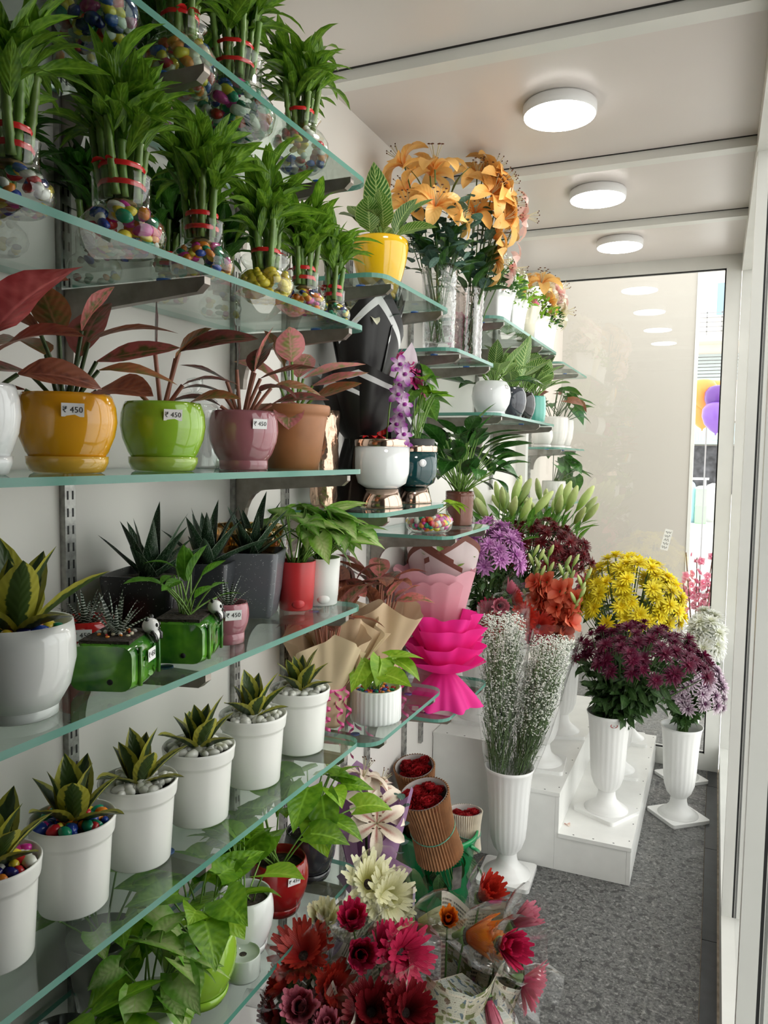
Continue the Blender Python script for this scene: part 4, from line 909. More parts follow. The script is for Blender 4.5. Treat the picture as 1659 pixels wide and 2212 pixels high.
lily_bunch('orange lily bouquet with eucalyptus in the nearer crystal vase', (-.755, 2.125, 1.95), [
    ((-.86, 2.10, 2.33), CAML, 50, P_or, 1.0), ((-.85, 2.12, 2.26), CAML-.4, 40, P_or, .95), ((-.76, 2.08, 2.30), CAMF, 70, P_or, 1.05), ((-.80, 2.15, 2.31), R(60), 55, P_or, .9), ((-.83, 2.07, 2.20), CAMF-.4, 30, P_or, .85), ((-.75, 2.06, 2.19), CAMF+.2, 35, P_or, 1.0), ((-.70, 2.08, 2.16), CAMR, 30, P_or, .8)],
    [((-.75, 2.06, 2.15), 9, .04), ((-.70, 2.07, 2.13), 9, .05), ((-.80, 2.06, 2.12), 9, .05), ((-.66, 2.10, 2.18), 8, .05), ((-.84, 2.10, 2.08), 8, .05), ((-.74, 2.05, 2.06), 8, .04), ((-.68, 2.08, 2.05), 7, .04), ((-.78, 2.05, 2.10), 10, .06), ((-.72, 2.07, 2.10), 10, .06), ((-.82, 2.08, 2.16), 9, .05), ((-.70, 2.12, 2.10), 9, .06)],
    [((-.755+.03*math.cos(k*1.3), 2.125+.03*math.sin(k*1.3), 2.02+.025*(k % 4)), k*1.3, 25+15*(k % 3), .10) for k in range(26)]+[((-.72, 2.1, 2.22), CAMR, 65, .12), ((-.80, 2.1, 2.24), CAML, 65, .10)], 1)
lily_bunch('tall fan of amber lilies in the farther crystal vase', (-.755, 2.40, 1.95), [
    ((-.69, 2.38, 2.375), CAMR, 50, P_or, 1.05), ((-.66, 2.40, 2.34), CAMR, 30, P_or, 1.0), ((-.65, 2.38, 2.29), CAMR, 20, P_or, 1.05), ((-.64, 2.40, 2.28), CAMR-.2, 15, P_or, 1.0), ((-.72, 2.35, 2.36), CAMF, 45, P_or, .9), ((-.67, 2.36, 2.18), CAMR, 10, P_or, .95), ((-.66, 2.36, 2.11), CAMR, -10, P_or, .95), ((-.61, 2.45, 2.26), CAMR, 0, P_lp, 1.0), ((-.63, 2.42, 2.10), CAMR, -15, P_lp, .95), ((-.72, 2.34, 2.25), CAMF, 35, P_or, .9), ((-.66, 2.36, 2.33), CAMR-.5, 30, P_or, 1.05), ((-.64, 2.37, 2.23), CAMR-.6, 15, P_or, 1.0), ((-.71, 2.37, 2.36), CAMF+.4, 50, P_or, 1.0), ((-.67, 2.34, 2.30), CAMF+.5, 30, P_or, 1.05)],
    [((-.71, 2.34, 2.12), 10, .05), ((-.69, 2.36, 2.22), 9, .05), ((-.73, 2.35, 2.16), 10, .06), ((-.70, 2.38, 2.08), 9, .05)], [((-.755+.03*math.cos(k*1.1), 2.40+.03*math.sin(k*1.1), 2.02+.03*(k % 5)), k*1.1, 10+14*(k % 3), .12) for k in range(34)], 2)
# white filler sprigs
M_spr = mat('white_sprig', (.80, .82, .70), .6)
ML_lime = leafmat('fern_lime', (.16, .36, .02), (.30, .50, .05), 'plain', .5, .35); ML_bush = leafmat('bush_green', (.025, .10, .015), (.08, .22, .03), 'plain', .42, .2)
# ---- white square planters on the far high shelf
def squareplanter(label, x, y, z, Rr, H, seed, fl, rz):
    t = thing('square_planter', label, 'plant', (x, y, z), rz)
    def sq(i, j, n):
        a = 2*PI*j/n+PI/4; c = max(abs(math.cos(a)), abs(math.sin(a))); return .80/(c*.9+.09)
    obj('pot', revolve('pot', [(0, 0), (.70, 0), (.72, .02), (.76, .3), (.86, .65), (1.05, 1), (1.0, 1), (.8, .7), (0, .68)], gloss('planter_white', (.84, .86, .86), .2), Rr, H, 48, sq), t)
    rn = random.Random(seed); m = MB()
    for i in range(190):
        a = rn.uniform(0, 6.3); e = rn.uniform(.05, 1); r = rn.uniform(.2, 1)*Rr*1.45
        m.add(leafmb(.028*rn.uniform(.7, 1.3), .013, 'broad', 0, -.6, .2, 4, 3), T(r*math.cos(a), r*math.sin(a), H*.8+e*Rr*2.2*(1.25-r/(Rr*1.7))) @ Rd(a, R(rn.uniform(-20, 70)), rn.uniform(-1, 1)))
    obj('foliage', m.mesh('foliage', ML_lime if seed % 2 else ML_bush), t, kind='stuff')
    for (dx, dy, dz, az, el, pt, s) in fl: lily(t, dirM((dx*1.25, dy*1.25, H+dz+.03), az-rz, el), pt, s*1.2)
    if seed in (1, 2):
        w = MB()
        for i in range(160):
            a = rn.uniform(0, 6.3); e = rn.random(); r = Rr*1.1*math.sqrt(1-e*e*.6); w.ball((r*math.cos(a), r*math.sin(a), H*.95+e*Rr*2.0), .0045, n=5, m=3)
        obj('white_sprigs', w.mesh('white_sprigs', M_spr), t, kind='stuff')
    return t
squareplanter('white square flared planter of leafy greenery, nearest on the far high shelf', -.75, 2.72, 1.97, .062, .125, 2, [], .3)
squareplanter('white square flared planter of white filler flowers, second from the near end', -.745, 2.92, 1.97, .060, .125, 1, [], .3)
squareplanter('white square flared planter with amber and pale lilies, between the rose pot and last planter', -.745, 3.30, 1.97, .062, .128, 3, [(.02, -.02, .10, CAMF, 55, P_or, .9), (.05, .02, .04, CAMR, 20, P_or, .7), (-.02, -.03, .07, CAML, 35, P_or, .8), (.04, .05, .10, CAMR, 40, P_cr, .9), (-.03, 0, .11, CAML, 60, P_cr, .8)], .3)
squareplanter('white square flared planter with cream lilies and fern, last on the far high shelf', -.735, 3.44, 1.97, .060, .125, 4, [(.04, 0, .10, CAMR, 35, P_lp, .9), (.06, .02, .02, CAMR, 5, P_cr, .9), (0, .02, .13, CAMF, 60, P_cr, .9), (.03, .03, .06, CAMR, -10, P_lp, .8)], .3)
ML_rosep = leafmat('rose_pink', (.70, .10, .22), (.82, .30, .40), 'tip', .45, .35)
def rose(material, D, seed=0):
    m = MB()
    for k, (n, r, el, l) in enumerate(((5, .16, 50, .42), (5, .12, 65, .40), (4, .07, 76, .36), (3, .03, 84, .32), (2, .01, 87, .27))):
        petal_ring(m, n, D*l, D*.62*(1-.1*k), el, D*r, D*.03*k, 'round', .35, .30, 5, 6, .06, seed+k, k*.4)
    return m.mesh('rose', material)
t = thing('rose_pot', 'white paper-wrapped pot of pink roses between the white planters', 'plant', (-.735, 3.11, 1.97))
M_tissue = mat('cream_tissue', (.80, .76, .62), .8)
obj('pot', revolve('pot', [(0, 0), (.7, 0), (.9, .9), (1, 1), (.9, 1), (.6, .5), (0, .5)], M_tissue, .045, .085), t)
def wrap(material, r0, r1, h, pl=0, amp=.0, zig=0, zamp=0.0, a0=0.0, a1=2*PI, n=72, rows=7, curve=1.0, flare=0.0, seed=0, name='wrap', scallop=False, thick=0):
    """flaring paper sheet rolled round the z axis; v runs from the tied waist to the cut edge"""
    m = MB(); rn = random.Random(seed); ph = rn.uniform(0, 6)
    for i in range(rows):
        v = i/(rows-1)
        for j in range(n+1):
            q = j/n; a = a0+(a1-a0)*q
            top = h
            if zig: tri = abs(((q*abs(zig)) % 1.0)*2-1); tri = tri if zig > 0 else 1-tri; top = h+zamp*(tri if not scallop else -abs(math.sin(q*zig*PI))*-1)
            r = r0+(r1-r0)*v**curve + flare*v**4
            r *= 1+amp*v*math.sin(a*pl+ph)+amp*.4*v*math.sin(a*pl*2.3+ph*2)
            m.v.append((r*math.cos(a), r*math.sin(a), v*top + amp*.25*v*h*math.cos(a*pl*1.3+ph)))
    for i in range(rows-1):
        for j in range(n):
            k = i*(n+1)+j; u0, u1 = j/n, (j+1)/n; v0, v1 = i/(rows-1), (i+1)/(rows-1)
            m.face([k, k+1, k+n+2, k+n+1], [(u0, v0), (u1, v0), (u1, v1), (u0, v1)])
    return m.mesh(name, material)
def papermat(name, col, stripe=None, sv=(.86, .93), edge=None, trans=.25, rough=.55):
    if name in MATS: return MATS[name]
    b = NB(name); u, v, tc = b.uv(); c = col
    n = b.noise(9, 3); c = b.mix(b.ramp(n, .3, .7), tuple(x*.92 for x in col), tuple(min(1, x*1.05) for x in col))
    if stripe: c = b.mix(b.math('MULTIPLY', b.math('GREATER_THAN', v, sv[0]), b.math('LESS_THAN', v, sv[1])), c, stripe)
    p = b.bsdf(c, rough, 0, .4); tr = b.node('ShaderNodeBsdfTranslucent', {0: c}).outputs[0]
    MATS[name] = b.done(b.node('ShaderNodeMixShader', {0: trans, 1: p, 2: tr}).outputs[0]); return MATS[name]
t = [o for o in C.objects if o.name.startswith('rose_pot')][0]
obj('wrap', wrap(M_tissue, .038, .058, .075, 7, .12, seed=3), t, T(0, 0, .06))
RP = rose(ML_rosep, .045)
for k, (dx, dy, dz) in enumerate(((.03, -.02, .15), (.02, .02, .155), (-.015, -.02, .17), (.035, .01, .135))): obj('rose', RP, t, T(dx, dy, dz) @ Rd(CAMF+k, R(50)) @ Matrix.Rotation(-PI/2, 4, 'X'))
# ---- yellow pot with birkin
ML_birk = leafmat('philodendron_birkin', (.035, .13, .015), (.34, .45, .15), 'vein', .38, .2)
ML_birk2 = leafmat('philodendron_birkin_b', (.07, .20, .02), (.36, .47, .16), 'vein', .38, .2)
def birkin(t, z, n, L, W, seed, r1=.05, h1=.08): hearts(t, z, n, L, W, [ML_birk, ML_birk2], seed, .015, r1, .02, h1, 'broad', (10, 72), M_petg, .0025, None, -.55)
t, zt = glazed('bright yellow glazed pot of white-veined leaves on the second bay top shelf', -.80, 1.80, 1.895, .074, .135, (.84, .50, .012), 'glaze_brightyellow', .55, .02, [(0, 0), (.52, 0), (.58, .04), (.76, .3), (.90, .6), (.97, .85), (.95, .97), (.90, 1), (.86, .98), (.84, .85), (0, .85)], FLATSAUCER, 'potted_philodendron')
birkin(t, zt, 13, .12, .072, 61, .05, .06)
# ---- black wrapped bouquets
M_blk = papermat('black_paper', (.010, .009, .009), (.62, .62, .62), (.80, .88), trans=.0, rough=.35)
M_blkp = papermat('black_paper_plain', (.010, .009, .009), trans=0.0, rough=.32)
M_lil = papermat('pale_lilac_paper', (.60, .50, .56), trans=.2)
t = thing('black_bouquet', 'tall bouquet in glossy black paper with white border lines', 'bouquet', (-.845, 1.80, 1.372), R(20)); t.scale = (1.22, 1.22, 1.06)
for k, (a0, zz, hh, r1, za) in enumerate(((CAMF-1.0, .24, .17, .090, .11), (CAMR-1.1, .22, .20, .085, .13), (CAML-1.2, .22, .22, .085, .12), (R(70), .24, .25, .080, .10), (CAMF-.2, .26, .21, .075, .12))):
    obj('wrap', wrap(M_blk, .030, r1, hh, 3, .05, -1, za, a0, a0+2.1, 40, 9, .9, seed=k), t, T(0, 0, zz) @ Matrix.Rotation(R(-5), 4, 'X'))
for k, a0 in enumerate((CAMF-1.7, CAML-1.4)): obj('wrap', wrap(M_blk, .035, .095, .12, 3, .10, -1, .06, a0, a0+2.6, 40, 9, .8, seed=k+7), t, T(0, 0, .16))
obj('handle_wrap', wrap(M_blkp, .028, .034, .20, 6, .1, seed=4), t); obj('skirt', wrap(M_blkp, .07, .03, .16, 5, .12, seed=5), t, T(0, 0, 0))
ML_lil = ML_lpink
for k in range(5): lily(t, dirM((.03*math.cos(k*1.3), .03*math.sin(k*1.3), .44+.02*(k % 2)), k*1.3, 70), P_cr, .6)
for k in range(6): obj('leaf', leaf('euc0', ML_euc, .036, .034, 'round', .1, -.4, .1, 6), t, T(.05, .01*k-.03, .44+.02*k) @ Rd(CAMR+k*.3, R(30)))
rc = MB(); K = 60
for i in range(K+1):
    q = i/K; an = q*5*2*PI; cc = Vector((.045+.010*math.cos(an)+.012*q, -.055+.010*math.sin(an), .18-.13*q)); rc.v += [tuple(cc+Vector((0, 0, .006))), tuple(cc-Vector((0, 0, .006)))]
for i in range(K): rc.face([2*i, 2*i+1, 2*i+3, 2*i+2])
obj('red_ribbon', rc.mesh('red_ribbon', M_rib), t)
t = thing('black_bouquet', 'smaller black paper bouquet with lilac lining and magenta flowers', 'bouquet', (-.82, 1.945, 1.372), R(10))
for k, (mt, a0, zz, hh, r1) in enumerate(((M_lil, CAMR-2.2, .16, .22, .075), (M_blk, CAMR-1.8, .10, .23, .075), (M_blk, CAMF-1.6, .10, .20, .075))):
    obj('wrap', wrap(mt, .026, r1, hh-.06, 3, .06, -1, .11, a0, a0+2.3, 40, 9, .9, seed=k+20), t, T(0, 0, zz))
obj('handle_wrap', wrap(M_blkp, .04, .027, .12, 5, .1, seed=5), t)
ML_mag = leafmat('magenta_petal', (.62, .02, .22), (.78, .10, .36), 'tip', .45, .3)
HY = petal_ring(petal_ring(MB(), 6, .018, .014, 20, .002, 0, 'round', -.6, .2, 3, 4), 4, .012, .011, 60, .001, .002, 'round', -.3, .2, 3, 4).mesh('floret', ML_mag)
for k in range(26): a = k*2.4; z = .30+.10*k/26; r = .05*math.sqrt(1-k/27); obj('floret', HY, t, T(.03+r*math.cos(a), -.01+r*math.sin(a), z) @ Rd(a, R(35)) @ Matrix.Rotation(-PI/2, 4, 'X') @ Sc(1.2))
# ---- footed pots
M_gold = mat('rose_gold_metal', (.62, .45, .36), .10, 1.0)
def footed(label, x, y, col, cname, s=1.0):
    t = thing('footed_pot', label, 'plant', (x, y, 1.372), 0); t.scale = (s, s, s)
    obj('foot', revolve('foot', [(0, 0), (.053, 0), (.054, .002), (.043, .046), (.0, .046)], M_gold), t)
    obj('bowl', revolve('bowl', [(0, .046), (.040, .047), (.060, .060), (.067, .085), (.068, .10), (.068, .150), (.060, .150), (.060, .1), (0, .09)], gloss(cname, col, .06)), t)
    obj('gold_rim', revolve('gold_rim', [(.0684, .150), (.069, .152), (.069, .166), (.067, .168), (.061, .168), (.060, .15)], M_gold), t); soil(t, .060, .150); return t
t = footed('white footed pot with gold rim holding a purple orchid', -.762, 1.745, (.78, .80, .80), 'glaze_footwhite')
ML_orch = leafmat('orchid_purple', (.72, .60, .70), (.28, .02, .30), 'tip', .45, .25)
op = [leafmb(.030, .020, 'round', .2, -.5, .2, 6, 5).mesh('petal', ML_orch), leafmb(.030, .014, 'petal', .2, -.5, .2, 6, 5).mesh('petal', ML_orch)]
sp = [(.01, 0, .15), (.015, .005, .24), (.025, .01, .31), (.045, .015, .36), (.06, .02, .35)]
obj('flower_stem', MB().tube(sp, .002, 6).mesh('flower_stem', M_petg), t)
for k in range(9):
    z = .155+.024*k; cx = .052+.010*math.sin(k*2); f = obj('flower', MB().ball((0, 0, .004), .006, .005, .006, 8, 6).mesh('flower', leafmat('orchid_lip', (.30, .02, .30), (.5, .1, .45), 'plain')), t, T(cx, .008*math.cos(k*2.1)-.01, z) @ Rd(CAMF+.6*math.sin(k*1.9), R(15)) @ Matrix.Rotation(-PI/2, 4, 'X'))
    for i in range(5): obj('petal', op[i % 2], f, Matrix.Rotation(i*2*PI/5+.3, 4, 'Z') @ Sc(.95))
rb = MB()
for i in range(7): rb.add(leafmb(.04, .018, 'round', .6, -1.8, .1, 6, 3), T(-.02, -.02, .165) @ Rd(i*.9, R(25)))
obj('red_bow', rb.mesh('red_bow', M_rib), t)
t = footed('teal footed pot with gold rim holding a green anthurium', -.762, 2.045-.08, (.006, .045, .05), 'glaze_footteal', .93)
obj('liner', revolve('liner', [(.058, .160), (.060, .186), (.056, .188), (.054, .162)], mat('black_liner', (.02, .02, .02), .5)), t)
k = obj('round_sticker', revolve('round_sticker', [(0, .0006), (.011, .0006), (.011, 0)], M_stick, n=20), t, T(.0690*math.cos(R(-48)), .0690*math.sin(R(-48)), .118) @ Matrix.Rotation(R(42), 4, 'Z') @ Matrix.Rotation(R(90), 4, 'X'))
obj('ring_print', MB().tube([(.0075*math.cos(a), .0075*math.sin(a), .0008) for a in [i*PI/8 for i in range(17)]], .0005, 4).mesh('ring_print', mat('print_grey', (.5, .5, .5), .6)), k)
ML_anth = leafmat('anthurium', (.07, .22, .02), (.18, .38, .05), 'plain', .3, .3)
hearts(t, .165, 15, .076, .062, [ML_anth, ML_poth], 71, .01, .085, .06, .23, 'heart', (-60, 20), M_petg, .0016, CAMR)
# tall rose-gold glass vase and hanging red ribbon curl
o = obj('gold_vase', revolve('gold_vase', [(0, 0), (.8, 0), (.85, .03)]+[(.85+.04*(i % 2)+.1*i/14, .05+.95*i/14) for i in range(15)]+[(.8, .95), (.7, .1)], mat('rose_gold_foil_glass', (.66, .45, .33), .14, .9, .6, bscale=28, bstr=.35), .038, .235, 40, lambda i, j, n: 1+.04*math.cos(j*7*2*PI/n+i)), None, T(-.885, 1.67, 1.372)); tag(o, 'tall wavy rose-gold glass vase behind the terracotta pot', 'vase')
def curl(label, p, seed, col, n=5, drop=.12):
    m = MB(); K = 60
    for j in range(2): pass
    rn = random.Random(seed); L = []
    for i in range(K+1):
        q = i/K; a = q*n*2*PI; c = Vector((.012*math.cos(a)+.02*q, .012*math.sin(a), -drop*q)); L.append(c)
    for i, c in enumerate(L): m.v += [tuple(c+Vector((0, 0, .006))), tuple(c-Vector((0, 0, .006)))]
    for i in range(K): m.face([2*i, 2*i+1, 2*i+3, 2*i+2])
    o = obj('ribbon_curl', m.mesh('ribbon_curl', col), None, T(*p)); tag(o, label, 'ribbon'); return o
# ---- squat stone bowl and brown glass pot of peace lily
t = thing('stone_bowl', 'squat clear bowl of mixed coloured stones with a small vine', 'bowl', (-.775, 2.13, 1.275))
obj('bowl', revolve('bowl', [(0, 0), (.75, 0), (.95, .2), (1, .5), (.92, .8), (.80, .95), (.78, 1.05)], M_glassb, .070, .062, 32), t)
rn = random.Random(5)
for i in range(170):
    zz = (i*.75488) % 1; a = i*2.39996; rr = .056*(.4+.6*math.sin(.4+zz*2.2)) if i % 4 else .03
    obj('pebble', rn.choice(stone(rn.choice(['red', 'red', 'yellow', 'magenta', 'orange', 'white', 'green', 'red']))), t, T(rr*math.cos(a), rr*math.sin(a), .012+.038*zz) @ Matrix.Rotation(a, 4, 'Z') @ Sc(.0125*rn.uniform(.85, 1.2)))
hearts(t, .05, 6, .05, .03, [ML_neon], 73, .03, .09, .01, .06, 'heart', (-60, 10), M_petg, .0012, CAMR)
t = thing('peace_lily', 'peace lily with broad glossy leaves in a brown diamond-cut glass pot', 'plant', (-.775, 2.42, 1.275))
obj('pot', revolve('pot', [(0, 0), (.86, 0), (.9, .03)]+[(.90+.02*(i % 2)+.08*i/10, .05+.80*i/10) for i in range(11)]+[(.98, .87), (1, .88), (1, 1), (.94, 1), (.9, .85), (0, .8)], mat('brown_cut_glass', (.16, .06, .04), .12, .2, .6), .047, .112, 40, lambda i, j, n: 1+(.025*math.cos(j*12*2*PI/n+(i % 2)*PI) if 3 <= i <= 13 else 0)), t)
ML_peace = leafmat('peace_lily_leaf', (.012, .055, .008), (.03, .12, .015), 'plain', .25, .12)
hearts(t, .10, 60, .13, .060, [ML_peace, leafmat('peace_lily_leaf_b', (.02, .09, .012), (.05, .18, .025), 'plain', .25, .15)], 75, .03, .12, .03, .22, 'broad', (-35, 45), M_petg, .0018)
# ---- kraft wrapped aglaonemas, ribbed pot
M_kraft = papermat('kraft_cloth', (.62, .46, .30), trans=.2, rough=.8); M_kraft2 = papermat('cream_cloth', (.72, .58, .38), trans=.25, rough=.8)
M_pinkr = mat('pink_ribbon', (.70, .08, .28), .18, 0, .6, .4)
def kraft(label, x, y, seed, s=1.0):
    t = thing('wrapped_plant', label, 'plant', (x, y, .850), seed); t.scale = (s, s, s)
    obj('wrapped_base', revolve('wrapped_base', [(0, 0), (.8, 0), (.85, .1), (.95, .8), (.80, 1)], M_kraft, .055, .10, 40, lambda i, j, n: 1+.04*math.sin(j*1.1+i*.4)), t)
    for k in range(3): obj('wrap', wrap(M_kraft if k != 1 else M_kraft2, .045, .100, .085, 5, .16, -1, .07, k*2.1, k*2.1+2.6, 72, 8, .8, seed=seed+k), t, T(0, 0, .095))
    obj('ribbon', MB().lathe([(.046, .090), (.049, .096), (.046, .102)], 24, lambda i, j, n: 1+.04*math.sin(j*2)).mesh('ribbon', M_pinkr), t)
    rn = random.Random(seed); sp = [(rn.uniform(.13, .22), CAMR+i*1.9, rn.uniform(.015, .045), rn.uniform(0, 50), rn.uniform(.08, .12), rn.uniform(.035, .05), -rn.uniform(.3, 1.2), i % 3, rn.uniform(-.3, .3)) for i in range(15)]
    agla(t, .10, sp, [ML_brown, ML_pink, ML_dark], seed, M_petr, .0025)
    for q in range(4):
        m = MB(); K = 40; a0 = -seed+CAMF+q*.5-.4; bx, by = .055*math.cos(a0), .055*math.sin(a0)
        for i in range(K+1):
            u = i/K; a = u*4*2*PI+q; c = Vector((bx*(1+.5*u)+.009*math.cos(a), by*(1+.5*u)+.009*math.sin(a), .096-(.05+.03*q)*u*1.2)); m.v += [tuple(c+Vector((0, 0, .004))), tuple(c-Vector((0, 0, .004)))]
        for i in range(K): m.face([2*i, 2*i+1, 2*i+3, 2*i+2])
        obj('ribbon_curl', m.mesh('ribbon_curl', M_pinkr), t)
    return t
kraft('brown-leaved plant wrapped in tan cloth with pink ribbon, behind the white collared pots', -.845, 1.62, 2, .95)
kraft('bronze-leaved plant wrapped in tan cloth, between two wrapped plants', -.875, 1.76, 4, 1.05)
kraft('pink-brown plant in tan cloth with curled ribbon beside the hot pink bouquet', -.835, 1.91, 6, 1.05)
t = thing('ribbed_pot', 'small white vertically ribbed pot of neon pothos with coloured stones', 'plant', (-.748, 1.695, .850))
obj('pot', revolve('pot', [(0, 0), (.90, 0), (.97, .03), (1, .08), (1, .95), (.99, 1), (.93, 1), (.92, .88), (0, .86)], M_whiteg, .062, .084, 96, lambda i, j, n: 1+(.02*math.cos(j*32*2*PI/n) if 2 <= i <= 4 else 0)), t)
stones_top(t, .052, .074, ['red', 'orange', 'green', 'blue', 'red'], 42, .0065, 9)
hearts(t, .078, 13, .075, .058, [ML_neon], 77, .02, .085, .02, .095, 'heart', (-60, 10), M_petg, .0018)
# ---- pink bouquets
M_hot = papermat('hot_pink_paper', (.90, .03, .33), trans=.35, rough=.6); M_lpk = papermat('light_pink_paper', (.72, .36, .42), trans=.3, rough=.6)
M_wpk = papermat('white_wrap_brown_border', (.74, .62, .62), (.22, .08, .06), (.955, 1.1), trans=.35)
t = thing('pink_bouquet', 'bouquet in ruffled hot pink paper with a flared skirt', 'bouquet', (-.742, 2.20, .747), 0)
obj('skirt', wrap(M_hot, .022, .110, -.093, 7, .12, seed=1, rows=10, curve=.8, n=180), t, T(0, 0, .0955))
for k, (z, r, h) in enumerate(((.095, .125, .05), (.105, .120, .085), (.115, .112, .125), (.12, .10, .155))): obj('ruffle', wrap(M_hot, .024, r, h, 4+k % 2, .15, seed=30+k, rows=10, curve=.6+.1*k, n=180), t, T(0, 0, z) @ Matrix.Rotation(k*.7, 4, 'Z'))
obj('tie', MB().lathe([(.025, .088), (.027, .094), (.025, .1)], 20).mesh('tie', M_hot), t)
t = thing('pink_bouquet', 'bouquet in light pink scalloped paper behind the hot pink one', 'bouquet', (-.815, 2.30, .747), 0)
obj('wrap', wrap(M_lpk, .05, .13, .33, 2, .03, 9, .012, 0, 2*PI, 108, 8, 1.0, seed=3, scallop=True), t, T(0, 0, .06)); obj('wrap', wrap(M_lpk, .04, .14, .30, 3, .04, 7, .012, CAMF-2, CAMF+.6, 72, 8, 1.0, seed=5, scallop=True), t, T(0, 0, .06)); obj('skirt', wrap(M_lpk, .075, .042, .07, 6, .1, seed=3), t)
for k in range(7): obj('flower', GB0 if False else rose(ML_rosep, .06, k), t, T(.05*math.cos(k), .05*math.sin(k), .33) @ Rd(k, R(75)) @ Matrix.Rotation(-PI/2, 4, 'X'))
t = thing('pink_bouquet', 'bouquet in white paper with brown borders above the pink ones', 'bouquet', (-.825, 2.405, .747), 0); t.scale = (1, 1, .93)
for k, a0 in enumerate((CAMF-1.9, CAMF-.6, R(60), CAML-.6)): obj('wrap', wrap(M_wpk, .035, .12, .38+.03*(k % 2), 2, .03, -1, .08, a0, a0+2.4, 48, 8, 1.0, seed=k), t, T(0, 0, .05))
obj('skirt', wrap(M_wpk, .06, .036, .06, 5, .1, seed=8), t)
ML_coral = leafmat('coral_petal', (.50, .12, .10), (.66, .30, .24), 'tip', .5, .3)
for k in range(7): obj('flower', rose(ML_coral, .055, k), t, T(.055*math.cos(k*.9), .055*math.sin(k*.9), .42) @ Rd(k*.9, R(70)) @ Matrix.Rotation(-PI/2, 4, 'X'))
hearts(t, .40, 8, .06, .03, [ML_poth], 83, .03, .09, .0, .06, 'broad', (20, 60), M_petg, .0015)
# ---- magenta hyacinth by the crystal vases
t = thing('magenta_flower_spike', 'artificial magenta flower cluster beside the crystal vases', 'flowers', (-.80, 2.455, 1.802))
for k in range(36): a = k*2.4; z = .02+.14*k/36; r = .030*(1-.6*k/36); obj('floret', HY, t, T(r*math.cos(a), r*math.sin(a), z) @ Rd(a, R(25)) @ Matrix.Rotation(-PI/2, 4, 'X') @ Sc(1.2))
obj('stem', MB().tube([(0, 0, 0), (0, 0, .15)], .003, 6).mesh('stem', M_stem), t)
# ---- far shelf pots
def farpot(label, y, R_, H, col, cname, seed, prof=BALL, x=-.755, fl=None, nm='potted_philodendron'):
    t = thing(nm, label, 'plant', (x, y, 1.65)); m = gloss(cname, col)
    z0 = pot(t, prof, R_, H, m, FLATSAUCER, R_*.72, .012, m, n=64, fl=fl); soil(t, R_*.7, z0+H*.86); return t, z0+H*.86
t, z = farpot('white ball pot with a silver eyelet on the far shelf', 2.70, .070, .115, (.80, .82, .83), 'glaze_farwhite', 1)
obj('eyelet', MB().tube([(.007*math.cos(a), .007*math.sin(a), 0) for a in [i*PI/6 for i in range(13)]], .002, 6).mesh('eyelet', M_steel), t, T(.064*math.cos(R(-20)), .064*math.sin(R(-20)), .098) @ Matrix.Rotation(R(70), 4, 'Z') @ Matrix.Rotation(R(70), 4, 'X'))
birkin(t, z, 11, .12, .085, 91, .06, .08)
hearts(t, z, 4, .10, .07, [ML_peace], 92, .06, .10, .0, .04, 'broad', (-30, 10), M_petd, .002, CAML)
t, z = farpot('dark grey ball pot next to the white one on the far shelf', 2.98, .062, .118, (.045, .05, .065), 'glaze_fargrey', 2); birkin(t, z, 13, .14, .10, 93, .07, .10)
t, z = farpot('black ball pot on the far shelf', 3.18, .054, .115, (.012, .011, .011), 'glaze_farblack', 3); birkin(t, z, 11, .13, .095, 94, .07, .10)
t, z = farpot('turquoise embossed pot at the end of the far shelf', 3.40, .052, .115, (.10, .42, .34), 'glaze_turq', 4, [(0, 0), (.8, 0), (.92, .05), (1, .35), (1.0, .6), (.95, .95), (.93, 1), (.88, 1), (.86, .86), (0, .86)], fl=lambda i, j, n: 1+.012*math.cos(j*16*2*PI/n))
birkin(t, z, 13, .13, .095, 95, .07, .10)
# ---- behind the screen
M_ribw = gloss('glaze_ribwhite', (.74, .70, .66), .25)
def backpot(label, y, R_, H, prof, fl, seed, mats, n, z=1.557, x=-.885):
    t = thing('potted_anthurium', label, 'plant', (x, y, z)); z0 = pot(t, prof, R_, H, M_ribw, FLATSAUCER, R_*.85, .015, n=72, fl=fl); soil(t, R_*.7, H*.86)
    if n: hearts(t, H*.86, n, .12, .085, mats, seed, .03, .16, .03, .20, 'heart', (-60, 15), M_petd, .0025, CAMR)
    return t
backpot('white ball pot with saucer behind the far glass', 4.21, .058, .10, BALL, None, 1, [ML_bush], 0)
rf = lambda i, j, n: 1-(.03*max(0, math.cos(j*12*2*PI/n))**6 if 1 < i < 8 else 0)
RIB = [(0, 0), (.62, 0), (.72, .05), (.92, .35), (1, .7), (.98, .95), (.96, 1), (.9, 1), (.88, .86), (0, .86)]
backpot('tall white ribbed pot of red-brown leaves behind the far glass', 4.52, .085, .175, RIB, rf, 2, [ML_bush, ML_brown], 12)
backpot('second white ribbed pot, farther behind the far glass', 4.76, .075, .170, RIB, rf, 3, [ML_bush], 10)
backpot('green anthurium on the low shelf behind the far glass', 4.55, .07, .12, RIB, rf, 4, [ML_bush], 16, 1.24, -.88)
